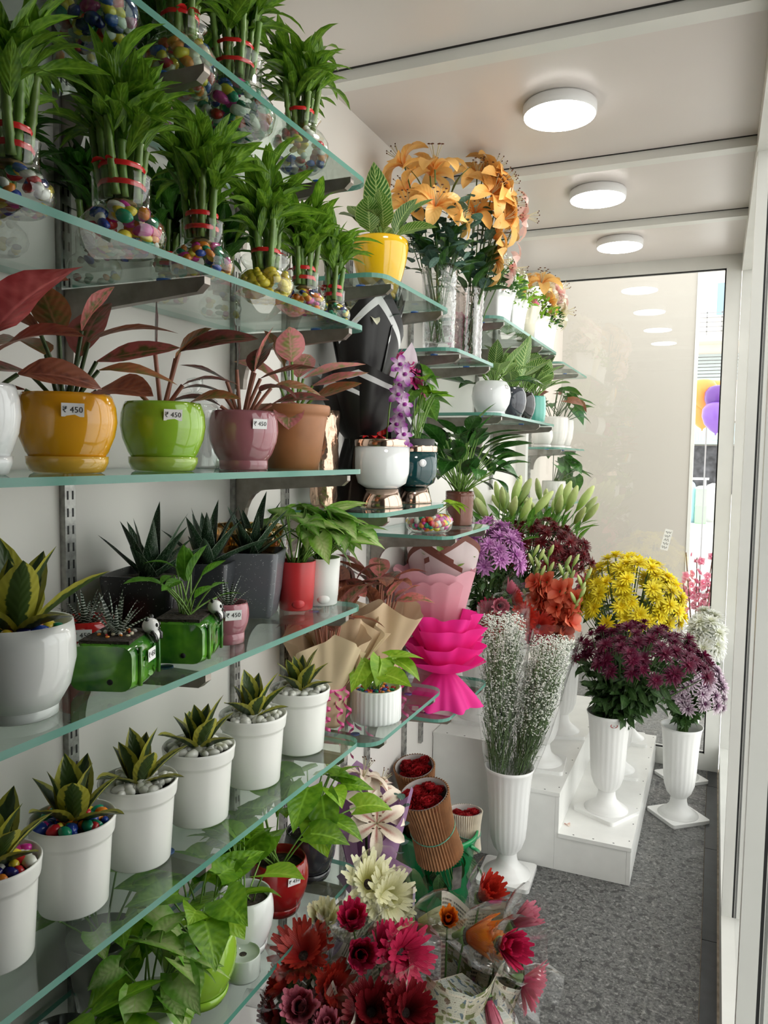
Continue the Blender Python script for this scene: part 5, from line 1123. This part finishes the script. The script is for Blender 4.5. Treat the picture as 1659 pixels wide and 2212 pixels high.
# ---- lily buds, stargazer, gladiolus, gerberas in the far vases
ML_bud = leafmat('lily_bud', (.22, .36, .05), (.60, .66, .30), 'tip', .45, .3)
def bud(): return MB().lathe([(.002, 0), (.007, .01), (.013, .035), (.0145, .055), (.011, .082), (.005, .1), (0, .104)], 9, lambda i, j, n: 1+.12*math.cos(j*3*2*PI/n)).mesh('bud', ML_bud)
BUD = bud()
ML_lilyg = leafmat('lily_leaf_bright', (.05, .17, .012), (.13, .32, .03), 'plain', .35, .3)
def lilybuds(label, foot, c, n, rad, seed):
    rn = random.Random(seed); t = thing('lily_bud_bunch', label, 'flowers', foot); st = MB(); cc = Vector(c)-Vector(foot)
    for i in range(n):
        a = i*2.4; r = math.sqrt((i+.5)/n); p = cc+Vector((r*math.cos(a)*rad[0], r*math.sin(a)*rad[1], (1-r)*rad[2]+rn.uniform(-.02, .03)))
        obj('bud', BUD, t, T(*p) @ Rd(a, R(82-38*r)) @ Matrix.Rotation(-PI/2, 4, 'X') @ Sc(rn.uniform(.9, 1.35))); st.tube([Vector((0, 0, -.1)), cc*.5, p], .002, 4, False)
        for k in range(2): obj('leaf', leaf('lbl', ML_lilyg, .12, .032, 'lance', .2, -.6, .25, 7), t, T(*(p*.93-Vector((0, 0, .03+.04*k)))) @ Rd(a+rn.uniform(-1.2, 1.2), R(rn.uniform(20, 75)), rn.uniform(-.4, .4)) @ Sc(rn.uniform(.8, 1.2)))
    obj('stems', st.mesh('stems', M_stem), t, kind='stuff')
lilybuds('green-white lily buds with long leaves in the far vase, right cluster', (-.845, 3.50, .82), (-.70, 3.50, 1.21), 20, (.20, .16, .08), 3)
lilybuds('green-white lily buds at the left, in front of the wall corner', (-.850, 3.12, .80), (-.80, 3.12, 1.23), 12, (.13, .12, .08), 5)
t = lily_bunch('crimson stargazer lilies between the dark red and yellow flowers', (-.585, 3.36, .68), [((-.565, 3.38, 1.10), CAMR, 30, P_sg, 1.1), ((-.555, 3.35, 1.02), CAMR-.3, 10, P_sg, 1.1), ((-.54, 3.38, .95), CAMR, -20, P_sg, 1.0)], [], [((-.58, 3.36, .8+.05*k), k*2.1, 50, .1) for k in range(6)], 8)
ML_glad = leafmat('gladiolus', (.62, .06, .02), (.74, .20, .11), 'tip', .45, .3)
gf = petal_ring(petal_ring(MB(), 3, .052, .044, 48, .004, 0, 'round', -.9, .2, 5, 6, .05, 3), 3, .048, .038, 55, .003, .002, 'round', -.8, .2, 5, 6, .05, 5, .5).mesh('gladiolus_flower', ML_glad)
t = thing('gladiolus_bunch', 'orange-red gladiolus spikes with green bud tips', 'flowers', (-.590, 2.97, .66)); rn = random.Random(2); st = MB()
for s in range(11):
    top = Vector((-.08+.055*(s % 5)+rn.uniform(-.02, .02), .0+.04*(s % 3), .40+rn.uniform(-.10, .09)))
    st.tube([(0, 0, -.12), top*.5, top], .003, 5, False)
    for k in range(8):
        q = .45+.07*k; p = top*q; az = CAMF+(k % 2-.5)*2.2+rn.uniform(-.4, .4)
        if k < 5: obj('flower', gf, t, T(*p) @ Rd(az, R(25)) @ Matrix.Rotation(-PI/2, 4, 'X') @ Sc(rn.uniform(.8, 1.15)))
        else: obj('bud', BUD, t, T(*p) @ Rd(az, R(65)) @ Matrix.Rotation(-PI/2, 4, 'X') @ Sc(.55))
obj('stems', st.mesh('stems', M_stem), t, kind='stuff')
def gmat(n, c1, c2): return leafmat('gerbera_'+n, c1, c2, 'tip', .42, .3)
G_red = gmat('red', (.42, .012, .012), (.50, .03, .015)); G_crim = gmat('crimson', (.30, .004, .03), (.55, .02, .09)); G_pink = gmat('pink', (.52, .04, .12), (.72, .22, .30)); G_dark = gmat('dark', (.10, .002, .006), (.20, .006, .012)); G_or = gmat('orange', (.55, .10, .01), (.80, .24, .02)); G_wh = gmat('cream', (.52, .50, .16), (.82, .80, .55))
GH = {}
def gh(m, cup, D=.118):
    if (m.name, cup, D) not in GH: GH[(m.name, cup, D)] = gerbera('flower', m, D, cup, len(GH))
    return GH[(m.name, cup, D)]
M_disc = mat('gerbera_disc', (.03, .015, .012), .8, bscale=300, bstr=.6); DISC = MB().ball((0, 0, .003), .013, .013, .006, 12, 6).mesh('disc', M_disc)
M_calyx = mat('calyx_green', (.10, .20, .05), .6); CAL = MB().lathe([(.003, -.02), (.008, -.010), (.014, 0), (.010, .004)], 14).mesh('calyx', M_calyx)
M_slv = glassmat('clear_sleeve', (.98, .98, .98), .025, 3.0, .10, 20, .3)
SLV = MB().lathe([(.008, -.035), (.022, -.012), (.042, .012), (.052, .040), (.054, .066)], 22, lambda i, j, n: 1+.05*math.sin(j*2.6+i)).mesh('sleeve', M_slv)
def gerb(root, p, az, el, m, cup, s=1.0, sleeve=True):
    M = dirM(p, az, el) @ Sc(s); f = obj('flower', gh(m, cup), root, M); obj('disc', DISC, f); obj('calyx', CAL, f)
    if sleeve: obj('sleeve', SLV, f, T(0, 0, .004))
    return f
t = thing('gerbera_bunch', 'pink and red gerberas in clear sleeves behind the gypsophila', 'flowers', (-.845, 2.95, .70)); st = MB(); rn = random.Random(9)
for k, (x, y, z, az, el, m, cup) in enumerate(((-.72, 2.86, .98, CAMR, 40, G_pink, 55), (-.70, 2.85, .955, CAMR, 15, G_red, 40), (-.74, 2.83, .935, CAMF, 10, G_pink, 60), (-.775, 2.82, .90, CAMF, 20, G_crim, 30), (-.76, 2.80, .87, CAMF, 0, G_red, 40), (-.62, 2.86, .80, CAMF, 35, G_pink, 60), (-.60, 2.88, .86, CAMF, 20, G_red, 40), (-.585, 2.86, .79, CAMR, 25, G_crim, 40), (-.66, 2.86, .90, CAMF, 10, G_red, 50))):
    q = Vector((x, y, z))-Vector((-.845, 2.95, .70)); gerb(t, q, az, el, m, cup, 1.0); st.tube([(0, 0, -.1), q*.6, q], .002, 4, False)
obj('stems', st.mesh('stems', M_stem), t, kind='stuff')
# ---- gypsophila in plastic sleeves
M_gyp = mat('gypsophila_white', (.80, .82, .74), .7); M_gyps = mat('gypsophila_stem', (.12, .20, .07), .7, nscale=15, namt=.3)
M_film = glassmat('plastic_film', (.98, .98, .98), .015, 3.2, .12, 12, .25, .008, (.8, .8, .8))
def gyps(label, foot, lean, H, r1, seed):
    rn = random.Random(seed); t = thing('gypsophila_bunch', label, 'flowers', foot); fl = MB(); st = MB(); L = Vector(lean)
    def ax(v): return L*v + Vector((0, 0, H*v))
    def rad(v): return .044+(r1-.044)*min(1, v/.5)**.9
    for i in range(3200):
        v = .28+.72*rn.random()**.75; a = rn.uniform(0, 6.3); r = rad(v)*math.sqrt(rn.random())*.97; p = ax(v)+Vector((r*math.cos(a), r*math.sin(a), 0))
        k = len(fl.v); s = rn.uniform(.0024, .0044)
        fl.v += [(p.x+s, p.y, p.z), (p.x-s, p.y, p.z), (p.x, p.y+s, p.z), (p.x, p.y-s, p.z), (p.x, p.y, p.z+s*.7), (p.x, p.y, p.z-s*.7)]
        for f in ((0, 2, 4), (2, 1, 4), (1, 3, 4), (3, 0, 4), (2, 0, 5), (1, 2, 5), (3, 1, 5), (0, 3, 5)): fl.face([k+j for j in f])
    for i in range(420):
        v0 = rn.uniform(-.12, .7); a = rn.uniform(0, 6.3); v1 = min(1, v0+rn.uniform(.12, .35)); s0 = rn.random()*.8; s1 = rn.uniform(.3, 1)
        p0 = ax(max(v0, -.1))+Vector((rad(max(0, v0))*s0*math.cos(a), rad(max(0, v0))*s0*math.sin(a), 0)); a2 = a+rn.uniform(-.5, .5); p1 = ax(v1)+Vector((rad(v1)*s1*math.cos(a2), rad(v1)*s1*math.sin(a2), 0)); st.tube([p0, p1], .0011, 3, False)
    obj('blossoms', fl.mesh('blossoms', M_gyp), t, kind='stuff'); obj('stems', st.mesh('stems', M_gyps), t, kind='stuff')
    lf = MB()
    for i in range(500):
        v = rn.uniform(0, .6); a = rn.uniform(0, 6.3); r = rad(v)*rn.random()**.5*.9; lf.add(leafmb(.03, .004, 'lance', 0, -.4, .2, 3, 3), T(*(ax(v)+Vector((r*math.cos(a), r*math.sin(a), 0)))) @ Rd(rn.uniform(0, 6.3), R(rn.uniform(0, 80))))
    obj('foliage', lf.mesh('foliage', leafmat('gyps_leaf', (.03, .07, .02), (.08, .15, .05), 'plain', .6, .1)), t, kind='stuff')
    sl = MB(); n = 40; rows = 14
    for i in range(rows):
        v = -.02+1.08*i/(rows-1)
        for j in range(n): a = 2*PI*j/n; r = (rad(max(0, v))+.006)*(1+.05*math.sin(a*5+i*.6)+.03*math.sin(a*9+i)); p = ax(v); sl.v.append((p.x+r*math.cos(a), p.y+r*math.sin(a), p.z))
    for i in range(rows-1):
        for j in range(n): sl.face([i*n+j, i*n+(j+1) % n, (i+1)*n+(j+1) % n, (i+1)*n+j])
    obj('plastic_sleeve', sl.mesh('plastic_sleeve', M_film), t)
gyps('white gypsophila in a clear plastic sleeve, left of the pair', (-.668, 2.61, .40), (-.0, .0, 0), .55, .082, 3)
gyps('white gypsophila in a clear plastic sleeve leaning right', (-.596, 2.635, .40), (.105, .0, 0), .48, .075, 4)
# ---- green bucket with rose bundles
M_buck = mat('bucket_green', (.005, .22, .065), .22, 0, .6)
t = thing('bucket', 'bright green plastic bucket on the floor holding rose bundles', 'bucket', (-.815, 2.385, 0), R(-40))
obj('body', revolve('body', [(0, .004), (.095, .004), (.098, 0), (.102, .01), (.104, .028), (.107, .03), (.128, .225), (.134, .228), (.136, .245), (.130, .25), (.125, .24), (.1, .02), (0, .015)], M_buck, n=48), t)
hd = obj('handle', MB().tube([(.138*math.cos(a), .138*math.sin(a)*1.0, .232-.10*math.sin(a)) for a in [i*PI/16 for i in range(17)]], .006, 7).mesh('handle', M_buck), t, Matrix.Rotation(R(20), 4, 'Z'))
lb_ = obj('label_print', MB().lathe([(.1165, .09), (.1245, .17)], 60).mesh('label_print', mat('bucket_label', (.10, .09, .08), .5, nscale=30, namt=.9)), t)
me = lb_.data; import bmesh
bm = bmesh.new(); bm.from_mesh(me); bmesh.ops.delete(bm, geom=[f for f in bm.faces if not (.28 < (math.atan2(f.calc_center_median().y, f.calc_center_median().x)) < .62)], context='FACES'); bm.to_mesh(me); bm.free()
lb_.matrix_basis = Matrix.Rotation(R(-25), 4, 'Z')
M_corb = mat('corrugated_brown', (.30, .14, .06), .75, nscale=25, namt=.2); M_corw = mat('corrugated_cream', (.62, .55, .44), .75, nscale=25, namt=.15); M_liner = mat('card_liner', (.50, .46, .43), .8)
ML_rose = leafmat('rose_red', (.20, .004, .008), (.34, .010, .014), 'tip', .45, .15); RR = [rose(ML_rose, .058, k*3) for k in range(3)]
ML_rosel = leafmat('rose_leaf', (.014, .05, .010), (.04, .11, .02), 'plain', .4, .15)
M_band = mat('rubber_band_green', (.08, .25, .16), .4)
def rosebundle(label, base, top, r0, r1, nr, material, seed, leaves=0, squash=1.0):
    B, Tp = Vector(base), Vector(top); d = Tp-B; H = d.length; q = d.to_track_quat('Z', 'Y')
    t = thing('rose_bundle', label, 'flowers', base); t.rotation_mode = 'QUATERNION'; t.rotation_quaternion = q
    def cor(i, j, n): return 1+(.045 if j % 2 else -.04)
    prof = [(r0*(1-.10*math.sin(v*PI))+(r1-r0)*v**1.6, H*v) for v in [i/8 for i in range(9)]]
    obj('cardboard', MB().lathe(prof, 96, cor).mesh('cardboard', material, False), t); obj('liner', MB().lathe([(r-.004, z) for r, z in prof], 40).mesh('liner', M_liner), t)
    zb = H*.42; rb = r0*(1-.10)+(r1-r0)*.42**1.6+.003; obj('rubber_band', MB().tube([(rb*math.cos(a), rb*math.sin(a), zb+.006*math.sin(a*2)) for a in [i*PI/12 for i in range(25)]], .0022, 5).mesh('rubber_band', M_band), t)
    rn = random.Random(seed); st = MB()
    for i in range(nr):
        a = i*2.39996; r = (r1-.020)*math.sqrt((i+.4)/nr); obj('rose', RR[i % 3], t, T(r*math.cos(a), r*math.sin(a), H-.030+rn.uniform(-.006, .012)) @ Matrix.Rotation(rn.uniform(-.35, .35), 4, 'X') @ Matrix.Rotation(a, 4, 'Z') @ Sc(rn.uniform(.9, 1.1)))
        st.tube([(r*.5*math.cos(a), r*.5*math.sin(a), -.12), (r*.7*math.cos(a), r*.7*math.sin(a), 0), (r*math.cos(a), r*math.sin(a), H-.035)], .002, 4, False)
    obj('stems', st.mesh('stems', M_stem), t, kind='stuff')
    for k in range(leaves):
        a = rn.uniform(0, 6.3); w = q.inverted() @ Vector((0, 0, -1)); 
        obj('leaf', leaf('rosel%d' % (k % 2), ML_rosel, .075, .042, 'broad', -.4, -.6, .2, 7), t, T(r0*.8*math.cos(a), r0*.8*math.sin(a), -rn.uniform(.0, .05)) @ Rd(a, R(rn.uniform(-85, -15)), rn.uniform(-.5, .5)) @ Sc(rn.uniform(.8, 1.3)))
    return t
rosebundle('largest bundle of red roses in brown corrugated card with a green band', (-.769, 2.272, .2205), (-.803, 2.20, .444), .076, .080, 16, M_corb, 1, 20)
rosebundle('bundle of red roses in brown corrugated card leaning on the wall', (-.875, 2.40, .20), (-.885, 2.33, .47), .055, .068, 12, M_corb, 2, 5)
rosebundle('small bundle of red roses in cream corrugated card', (-.735, 2.43, .17), (-.738, 2.44, .30), .055, .058, 8, M_corw, 3, 3)
# ---- purple-wrapped oriental lilies
M_vio = papermat('violet_paper', (.36, .20, .36), trans=.3)
t = thing('lily_bouquet', 'white and crimson oriental lilies in violet paper beside the bucket', 'bouquet', (-.800, 1.80, .3105), 0)
for k, (a0, hh) in enumerate(((CAMR-1.3, .22), (CAMF-1.0, .10), (R(70), .25), (CAML-1.2, .22))): obj('wrap', wrap(M_vio, .03, .105, hh, 3, .05, -1, .10, a0, a0+2.4, 40, 8, .8, seed=k), t, T(0, 0, -.005) if False else T(0, 0, 0))
for k, (dx, dy, dz, az, el, s) in enumerate(((.02, -.03, .27, CAMF+.2, 40, 1.0), (-.03, .0, .33, CAMR+.6, 70, .9), (.04, -.06, .25, CAMF, 30, .95), (.0, .04, .30, CAMR, 60, .8))): lily(t, dirM((dx, dy, dz), az, el), P_ot, s)
for k in range(10): obj('leaf', leaf('euc1', ML_euc, .030, .028, 'round', .1, -.4, .1, 6), t, T(.085, -.01+.006*(k % 3), .16+.017*k) @ Rd(CAMF+k*2.0, R(25)) @ Sc(.8))
st = MB()
for k in range(6): st.tube([(.01*math.cos(k), .01*math.sin(k), -.0), (.02*math.cos(k), .02*math.sin(k), .25)], .003, 5, False)
obj('stems', st.mesh('stems', M_stem), t, kind='stuff')
o = tag(obj('tall_vase', revolve('tall_vase', [(0, 0), (.045, 0), (.05, .01), (.04, .05), (.05, .31), (.04, .31), (.03, .05), (0, .04)], mat('vase_dark', (.05, .05, .055), .3)), None, T(-.80, 1.80, 0)), 'tall dark vase under the violet lily bouquet', 'vase')
# ---- gerbera bundles in newspaper
def newsmat():
    b = NB('newsprint'); u, v, tc = b.uv()
    x = b.math('MULTIPLY', u, 9.0); y = b.math('MULTIPLY', v, 34.0)
    row = b.math('FRACT', y); word = b.noise(1.0, 2, vec=b.node('ShaderNodeCombineXYZ', {0: b.math('MULTIPLY', u, 150.0), 1: b.math('FLOOR', y)}).outputs[0])
    ink = b.math('MULTIPLY', b.math('MULTIPLY', b.math('LESS_THAN', row, .55), b.math('GREATER_THAN', word, .44)), b.math('LESS_THAN', b.math('FRACT', x), .9))
    pn = b.node('ShaderNodeTexVoronoi', {'Vector': tc.outputs['UV'], 'Scale': 5.0}, distance='CHEBYCHEV'); pic = b.math('GREATER_THAN', b.noise(3.0, 0, vec=tc.outputs['UV']), .56)
    cell = b.mix(.72, pn.outputs['Color'], (.22, .2, .16)); paper = (.52, .47, .38)
    c = b.mix(b.math('MULTIPLY', ink, .82), paper, (.06, .055, .05)); c = b.mix(b.math('MULTIPLY', pic, .75), c, cell)
    c = b.mix(b.math('GREATER_THAN', v, .955), c, (.62, .57, .48))
    return b.done(b.bsdf(c, .75, 0, .3, b.bump(b.noise(14, 3), .4, .01)))
M_news = newsmat()
def comicmat():
    b = NB('comic_page'); u, v, tc = b.uv()
    br = b.node('ShaderNodeTexBrick', {'Vector': tc.outputs['UV'], 'Color1': (.42, .46, .42), 'Color2': (.52, .46, .33), 'Mortar': (.60, .55, .45), 'Scale': 2.6, 'Mortar Size': .018, 'Brick Width': .6, 'Row Height': .42})
    n1 = b.noise(11.0, 2, vec=tc.outputs['UV']); n2 = b.noise(17.0, 2, vec=b.node('ShaderNodeVectorMath', {0: tc.outputs['UV'], 1: (3.1, 7.7, 0)}).outputs[0])
    c = b.mix(b.math('MULTIPLY', b.math('GREATER_THAN', n1, .55), .85), br.outputs['Color'], (.13, .16, .035)); c = b.mix(b.math('MULTIPLY', b.math('GREATER_THAN', n2, .60), .85), c, (.07, .12, .17))
    c = b.mix(b.math('MULTIPLY', b.math('LESS_THAN', n2, .36), .8), c, (.10, .05, .03)); c = b.mix(br.outputs['Fac'], c, (.58, .53, .43))
    y = b.math('MULTIPLY', v, 60.0); ink = b.math('MULTIPLY', b.math('LESS_THAN', b.math('FRACT', y), .5), b.math('GREATER_THAN', b.noise(1.0, 2, vec=b.node('ShaderNodeCombineXYZ', {0: b.math('MULTIPLY', u, 180.0), 1: b.math('FLOOR', y)}).outputs[0]), .52))
    c = b.mix(b.math('MULTIPLY', b.math('MULTIPLY', ink, br.outputs['Fac']), .0), c, (.05, .05, .05))
    c = b.mix(b.math('MULTIPLY', ink, .35), c, (.08, .08, .08))
    return b.done(b.bsdf(c, .7, 0, .3))
M_comic = comicmat()
def newsbundle(label, base, mouth, r1, flowers, seed, material=None, a0=0.0, span=5.6, H=.26):
    """paper cone from base up to mouth; flowers: (world pos, az, el, mat, cup, scale)"""
    B, Mo = Vector(base), Vector(mouth); d = Mo-B; L = d.length; t = thing('gerbera_bunch', label, 'flowers', base); q = d.to_track_quat('Z', 'Y').to_matrix().to_4x4()
    w = wrap(material or M_news, .026, r1*1.12, H, 3, .07, 2, .035, a0, a0+span, 48, 8, .8, seed=seed); obj('newspaper', w, t, q @ T(0, 0, L-H))
    st = MB()
    for (p, az, el, m, cup, s) in flowers:
        p = Vector(p)-B; gerb(t, p, az, el, m, cup, s); st.tube([Vector((0, 0, 0)), d*.6, p], .0022, 4, False)
    obj('stems', st.mesh('stems', M_stem), t, kind='stuff'); return t
bk = thing('flower_bucket', 'black bucket on the floor under the newspaper gerbera bundles', 'bucket', (-.52, 1.36, 0))
obj('body', revolve('body', [(0, .004), (.12, .004), (.125, 0), (.155, .26), (.162, .262), (.162, .28), (.152, .28), (.12, .01), (0, .01)], mat('bucket_black', (.02, .02, .02), .4)), bk)
F = CAMF
newsbundle('newspaper cone of pink and crimson gerberas nearest the viewer', (-.52, 1.33, .03), (-.605, 1.13, .53), .075, [((-.625, 1.115, .535), F, 42, G_pink, 66, 1.15), ((-.60, 1.155, .50), F+.6, 40, G_pink, 55, .9), ((-.56, 1.09, .53), F, 60, G_pink, 72, .9)], 1, None, CAML-1.2, 4.6)
newsbundle('newspaper cone of scarlet gerberas behind the nearest cone', (-.53, 1.37, .03), (-.64, 1.20, .54), .07, [((-.66, 1.185, .575), F-.3, 60, G_red, 40, 1.05), ((-.655, 1.235, .56), CAML, 50, G_dark, 50, .9), ((-.60, 1.165, .545), F+.7, 30, G_red, 45, .9), ((-.67, 1.15, .545), CAML, 15, G_red, 45, .95), ((-.665, 1.11, .505), CAML+.3, 10, G_dark, 40, .9)], 2, None, CAML-.8, 3.6)
newsbundle('newspaper cone of deep crimson gerberas in the middle', (-.51, 1.36, .03), (-.565, 1.24, .545), .08, [((-.575, 1.235, .575), F+.2, 32, G_crim, 68, 1.1), ((-.605, 1.275, .60), F, 55, G_crim, 62, .95), ((-.545, 1.265, .575), F+.9, 45, G_crim, 58, .95), ((-.505, 1.27, .575), F+.5, 25, G_crim, 34, 1.05)], 3, None, F-2.2, 4.6)
newsbundle('newspaper cone of cream gerberas at the back', (-.54, 1.42, .03), (-.64, 1.47, .53), .075, [((-.655, 1.45, .575), CAMR-.9, 40, G_wh, 30, 1.15), ((-.615, 1.455, .555), CAMR-.9, 25, G_wh, 28, 1.1), ((-.535, 1.43, .53), CAMR, 10, G_wh, 66, 1.1)], 4, None, CAML-1.4, 3.8)
newsbundle('newspaper cone with one cream gerbera at the left', (-.54, 1.38, .03), (-.66, 1.30, .545), .06, [((-.67, 1.285, .575), F, 60, G_wh, 62, 1.0)], 5, None, CAML-1.0, 4.4)
newsbundle('orange gerbera bundle in a comic page', (-.47, 1.36, .03), (-.43, 1.36, .52), .085, [((-.415, 1.385, .565), CAMR-.4, 12, G_or, 60, 1.25), ((-.455, 1.40, .575), F, 45, G_or, 70, .8)], 6, M_comic, F-2.2, 3.8, .30)
newsbundle('bundle with a bright red gerbera farthest back', (-.47, 1.40, .03), (-.435, 1.50, .52), .07, [((-.425, 1.53, .56), CAMR-.7, 50, G_red, 62, 1.05)], 7, None, CAML-1.2, 4.0)
newsbundle('pink gerberas in sleeves spreading over the floor at right', (-.45, 1.38, .03), (-.37, 1.40, .50), .06, [((-.345, 1.39, .565), CAMR-1.0, 22, G_crim, 60, 1.05), ((-.340, 1.475, .555), CAMR-.2, 40, G_pink, 66, 1.0), ((-.305, 1.395, .50), CAMR-.2, -25, G_pink, 40, .95), ((-.355, 1.345, .485), F+.4, -50, G_pink, 76, .85)], 8, M_comic, F-1.8, 3.4, .30)
newsbundle('dark red gerberas along the bottom edge', (-.50, 1.30, .03), (-.48, 1.17, .52), .07, [((-.51, 1.155, .535), F, 50, G_dark, 55, 1.05), ((-.46, 1.185, .53), F+.4, 45, G_dark, 55, 1.05)], 9, M_news, F-1.5, 3.4, .28)
# open comic sheet draped over the front
cs = leafmb(.30, .30, 'strap', .1, -1.0, .05, 10, 9); o = tag(obj('newspaper_sheet', cs.mesh('newspaper_sheet', M_comic), None, T(-.45, 1.33, .50) @ Rd(R(-45), R(-28), 0)), 'comic newspaper page draped below the orange gerbera', 'newspaper')
# ---- blossom tree outside the far glass and small litter
t = thing('blossom_branch', 'artificial pink blossom branches standing outside the far glass', 'flowers', (-.07, 4.75, 0)); rn = random.Random(6); st = MB()
ML_blos = leafmat('blossom_pink', (.72, .16, .28), (.85, .50, .56), 'tip', .5, .4); BL = petal_ring(MB(), 5, .020, .018, 30, .002, 0, 'round', -.5, .2, 3, 4).mesh('blossom', ML_blos)
for k in range(16):
    tip = Vector((rn.uniform(-.10, .13), rn.uniform(-.1, .12), rn.uniform(.62, .98))); st.tube([(0, 0, 0), (tip.x*.3, tip.y*.3, .45), tip], .003, 4, False)
    for j in range(9):
        q = .62+.38*rn.random(); p = Vector((tip.x*q, tip.y*q, .45+(tip.z-.45)*((q-.3)/.7)))+Vector((rn.uniform(-.025, .025), rn.uniform(-.025, .025), rn.uniform(-.02, .02)))
        obj('blossom', BL, t, T(*p) @ Rd(rn.uniform(0, 6.3), R(rn.uniform(-20, 60))) @ Matrix.Rotation(-PI/2, 4, 'X') @ Sc(rn.uniform(.8, 1.4)))
obj('branches', st.mesh('branches', mat('branch_brown', (.12, .06, .03), .8)), t, kind='stuff')
o = tag(obj('petal', leafmb(.035, .022, 'petal', .4, -1.4, .4, 6, 5).mesh('petal', leafmat('fallen_petal', (.80, .70, .62), (.75, .22, .15), 'tip')), None, T(-.445, 2.80, .1415) @ Matrix.Rotation(.6, 4, 'Z')), 'fallen coral and white petal lying on the lowest step', 'petal')
o = tag(obj('leaf_scrap', leafmb(.02, .008, 'lance', .1, -.3, .2, 5, 3).mesh('leaf_scrap', ML_rosel), None, T(-.30, 3.06, .1412) @ Matrix.Rotation(1.2, 4, 'Z')), 'tiny dark leaf scrap beside the stickered vase on the lowest step', 'leaf')
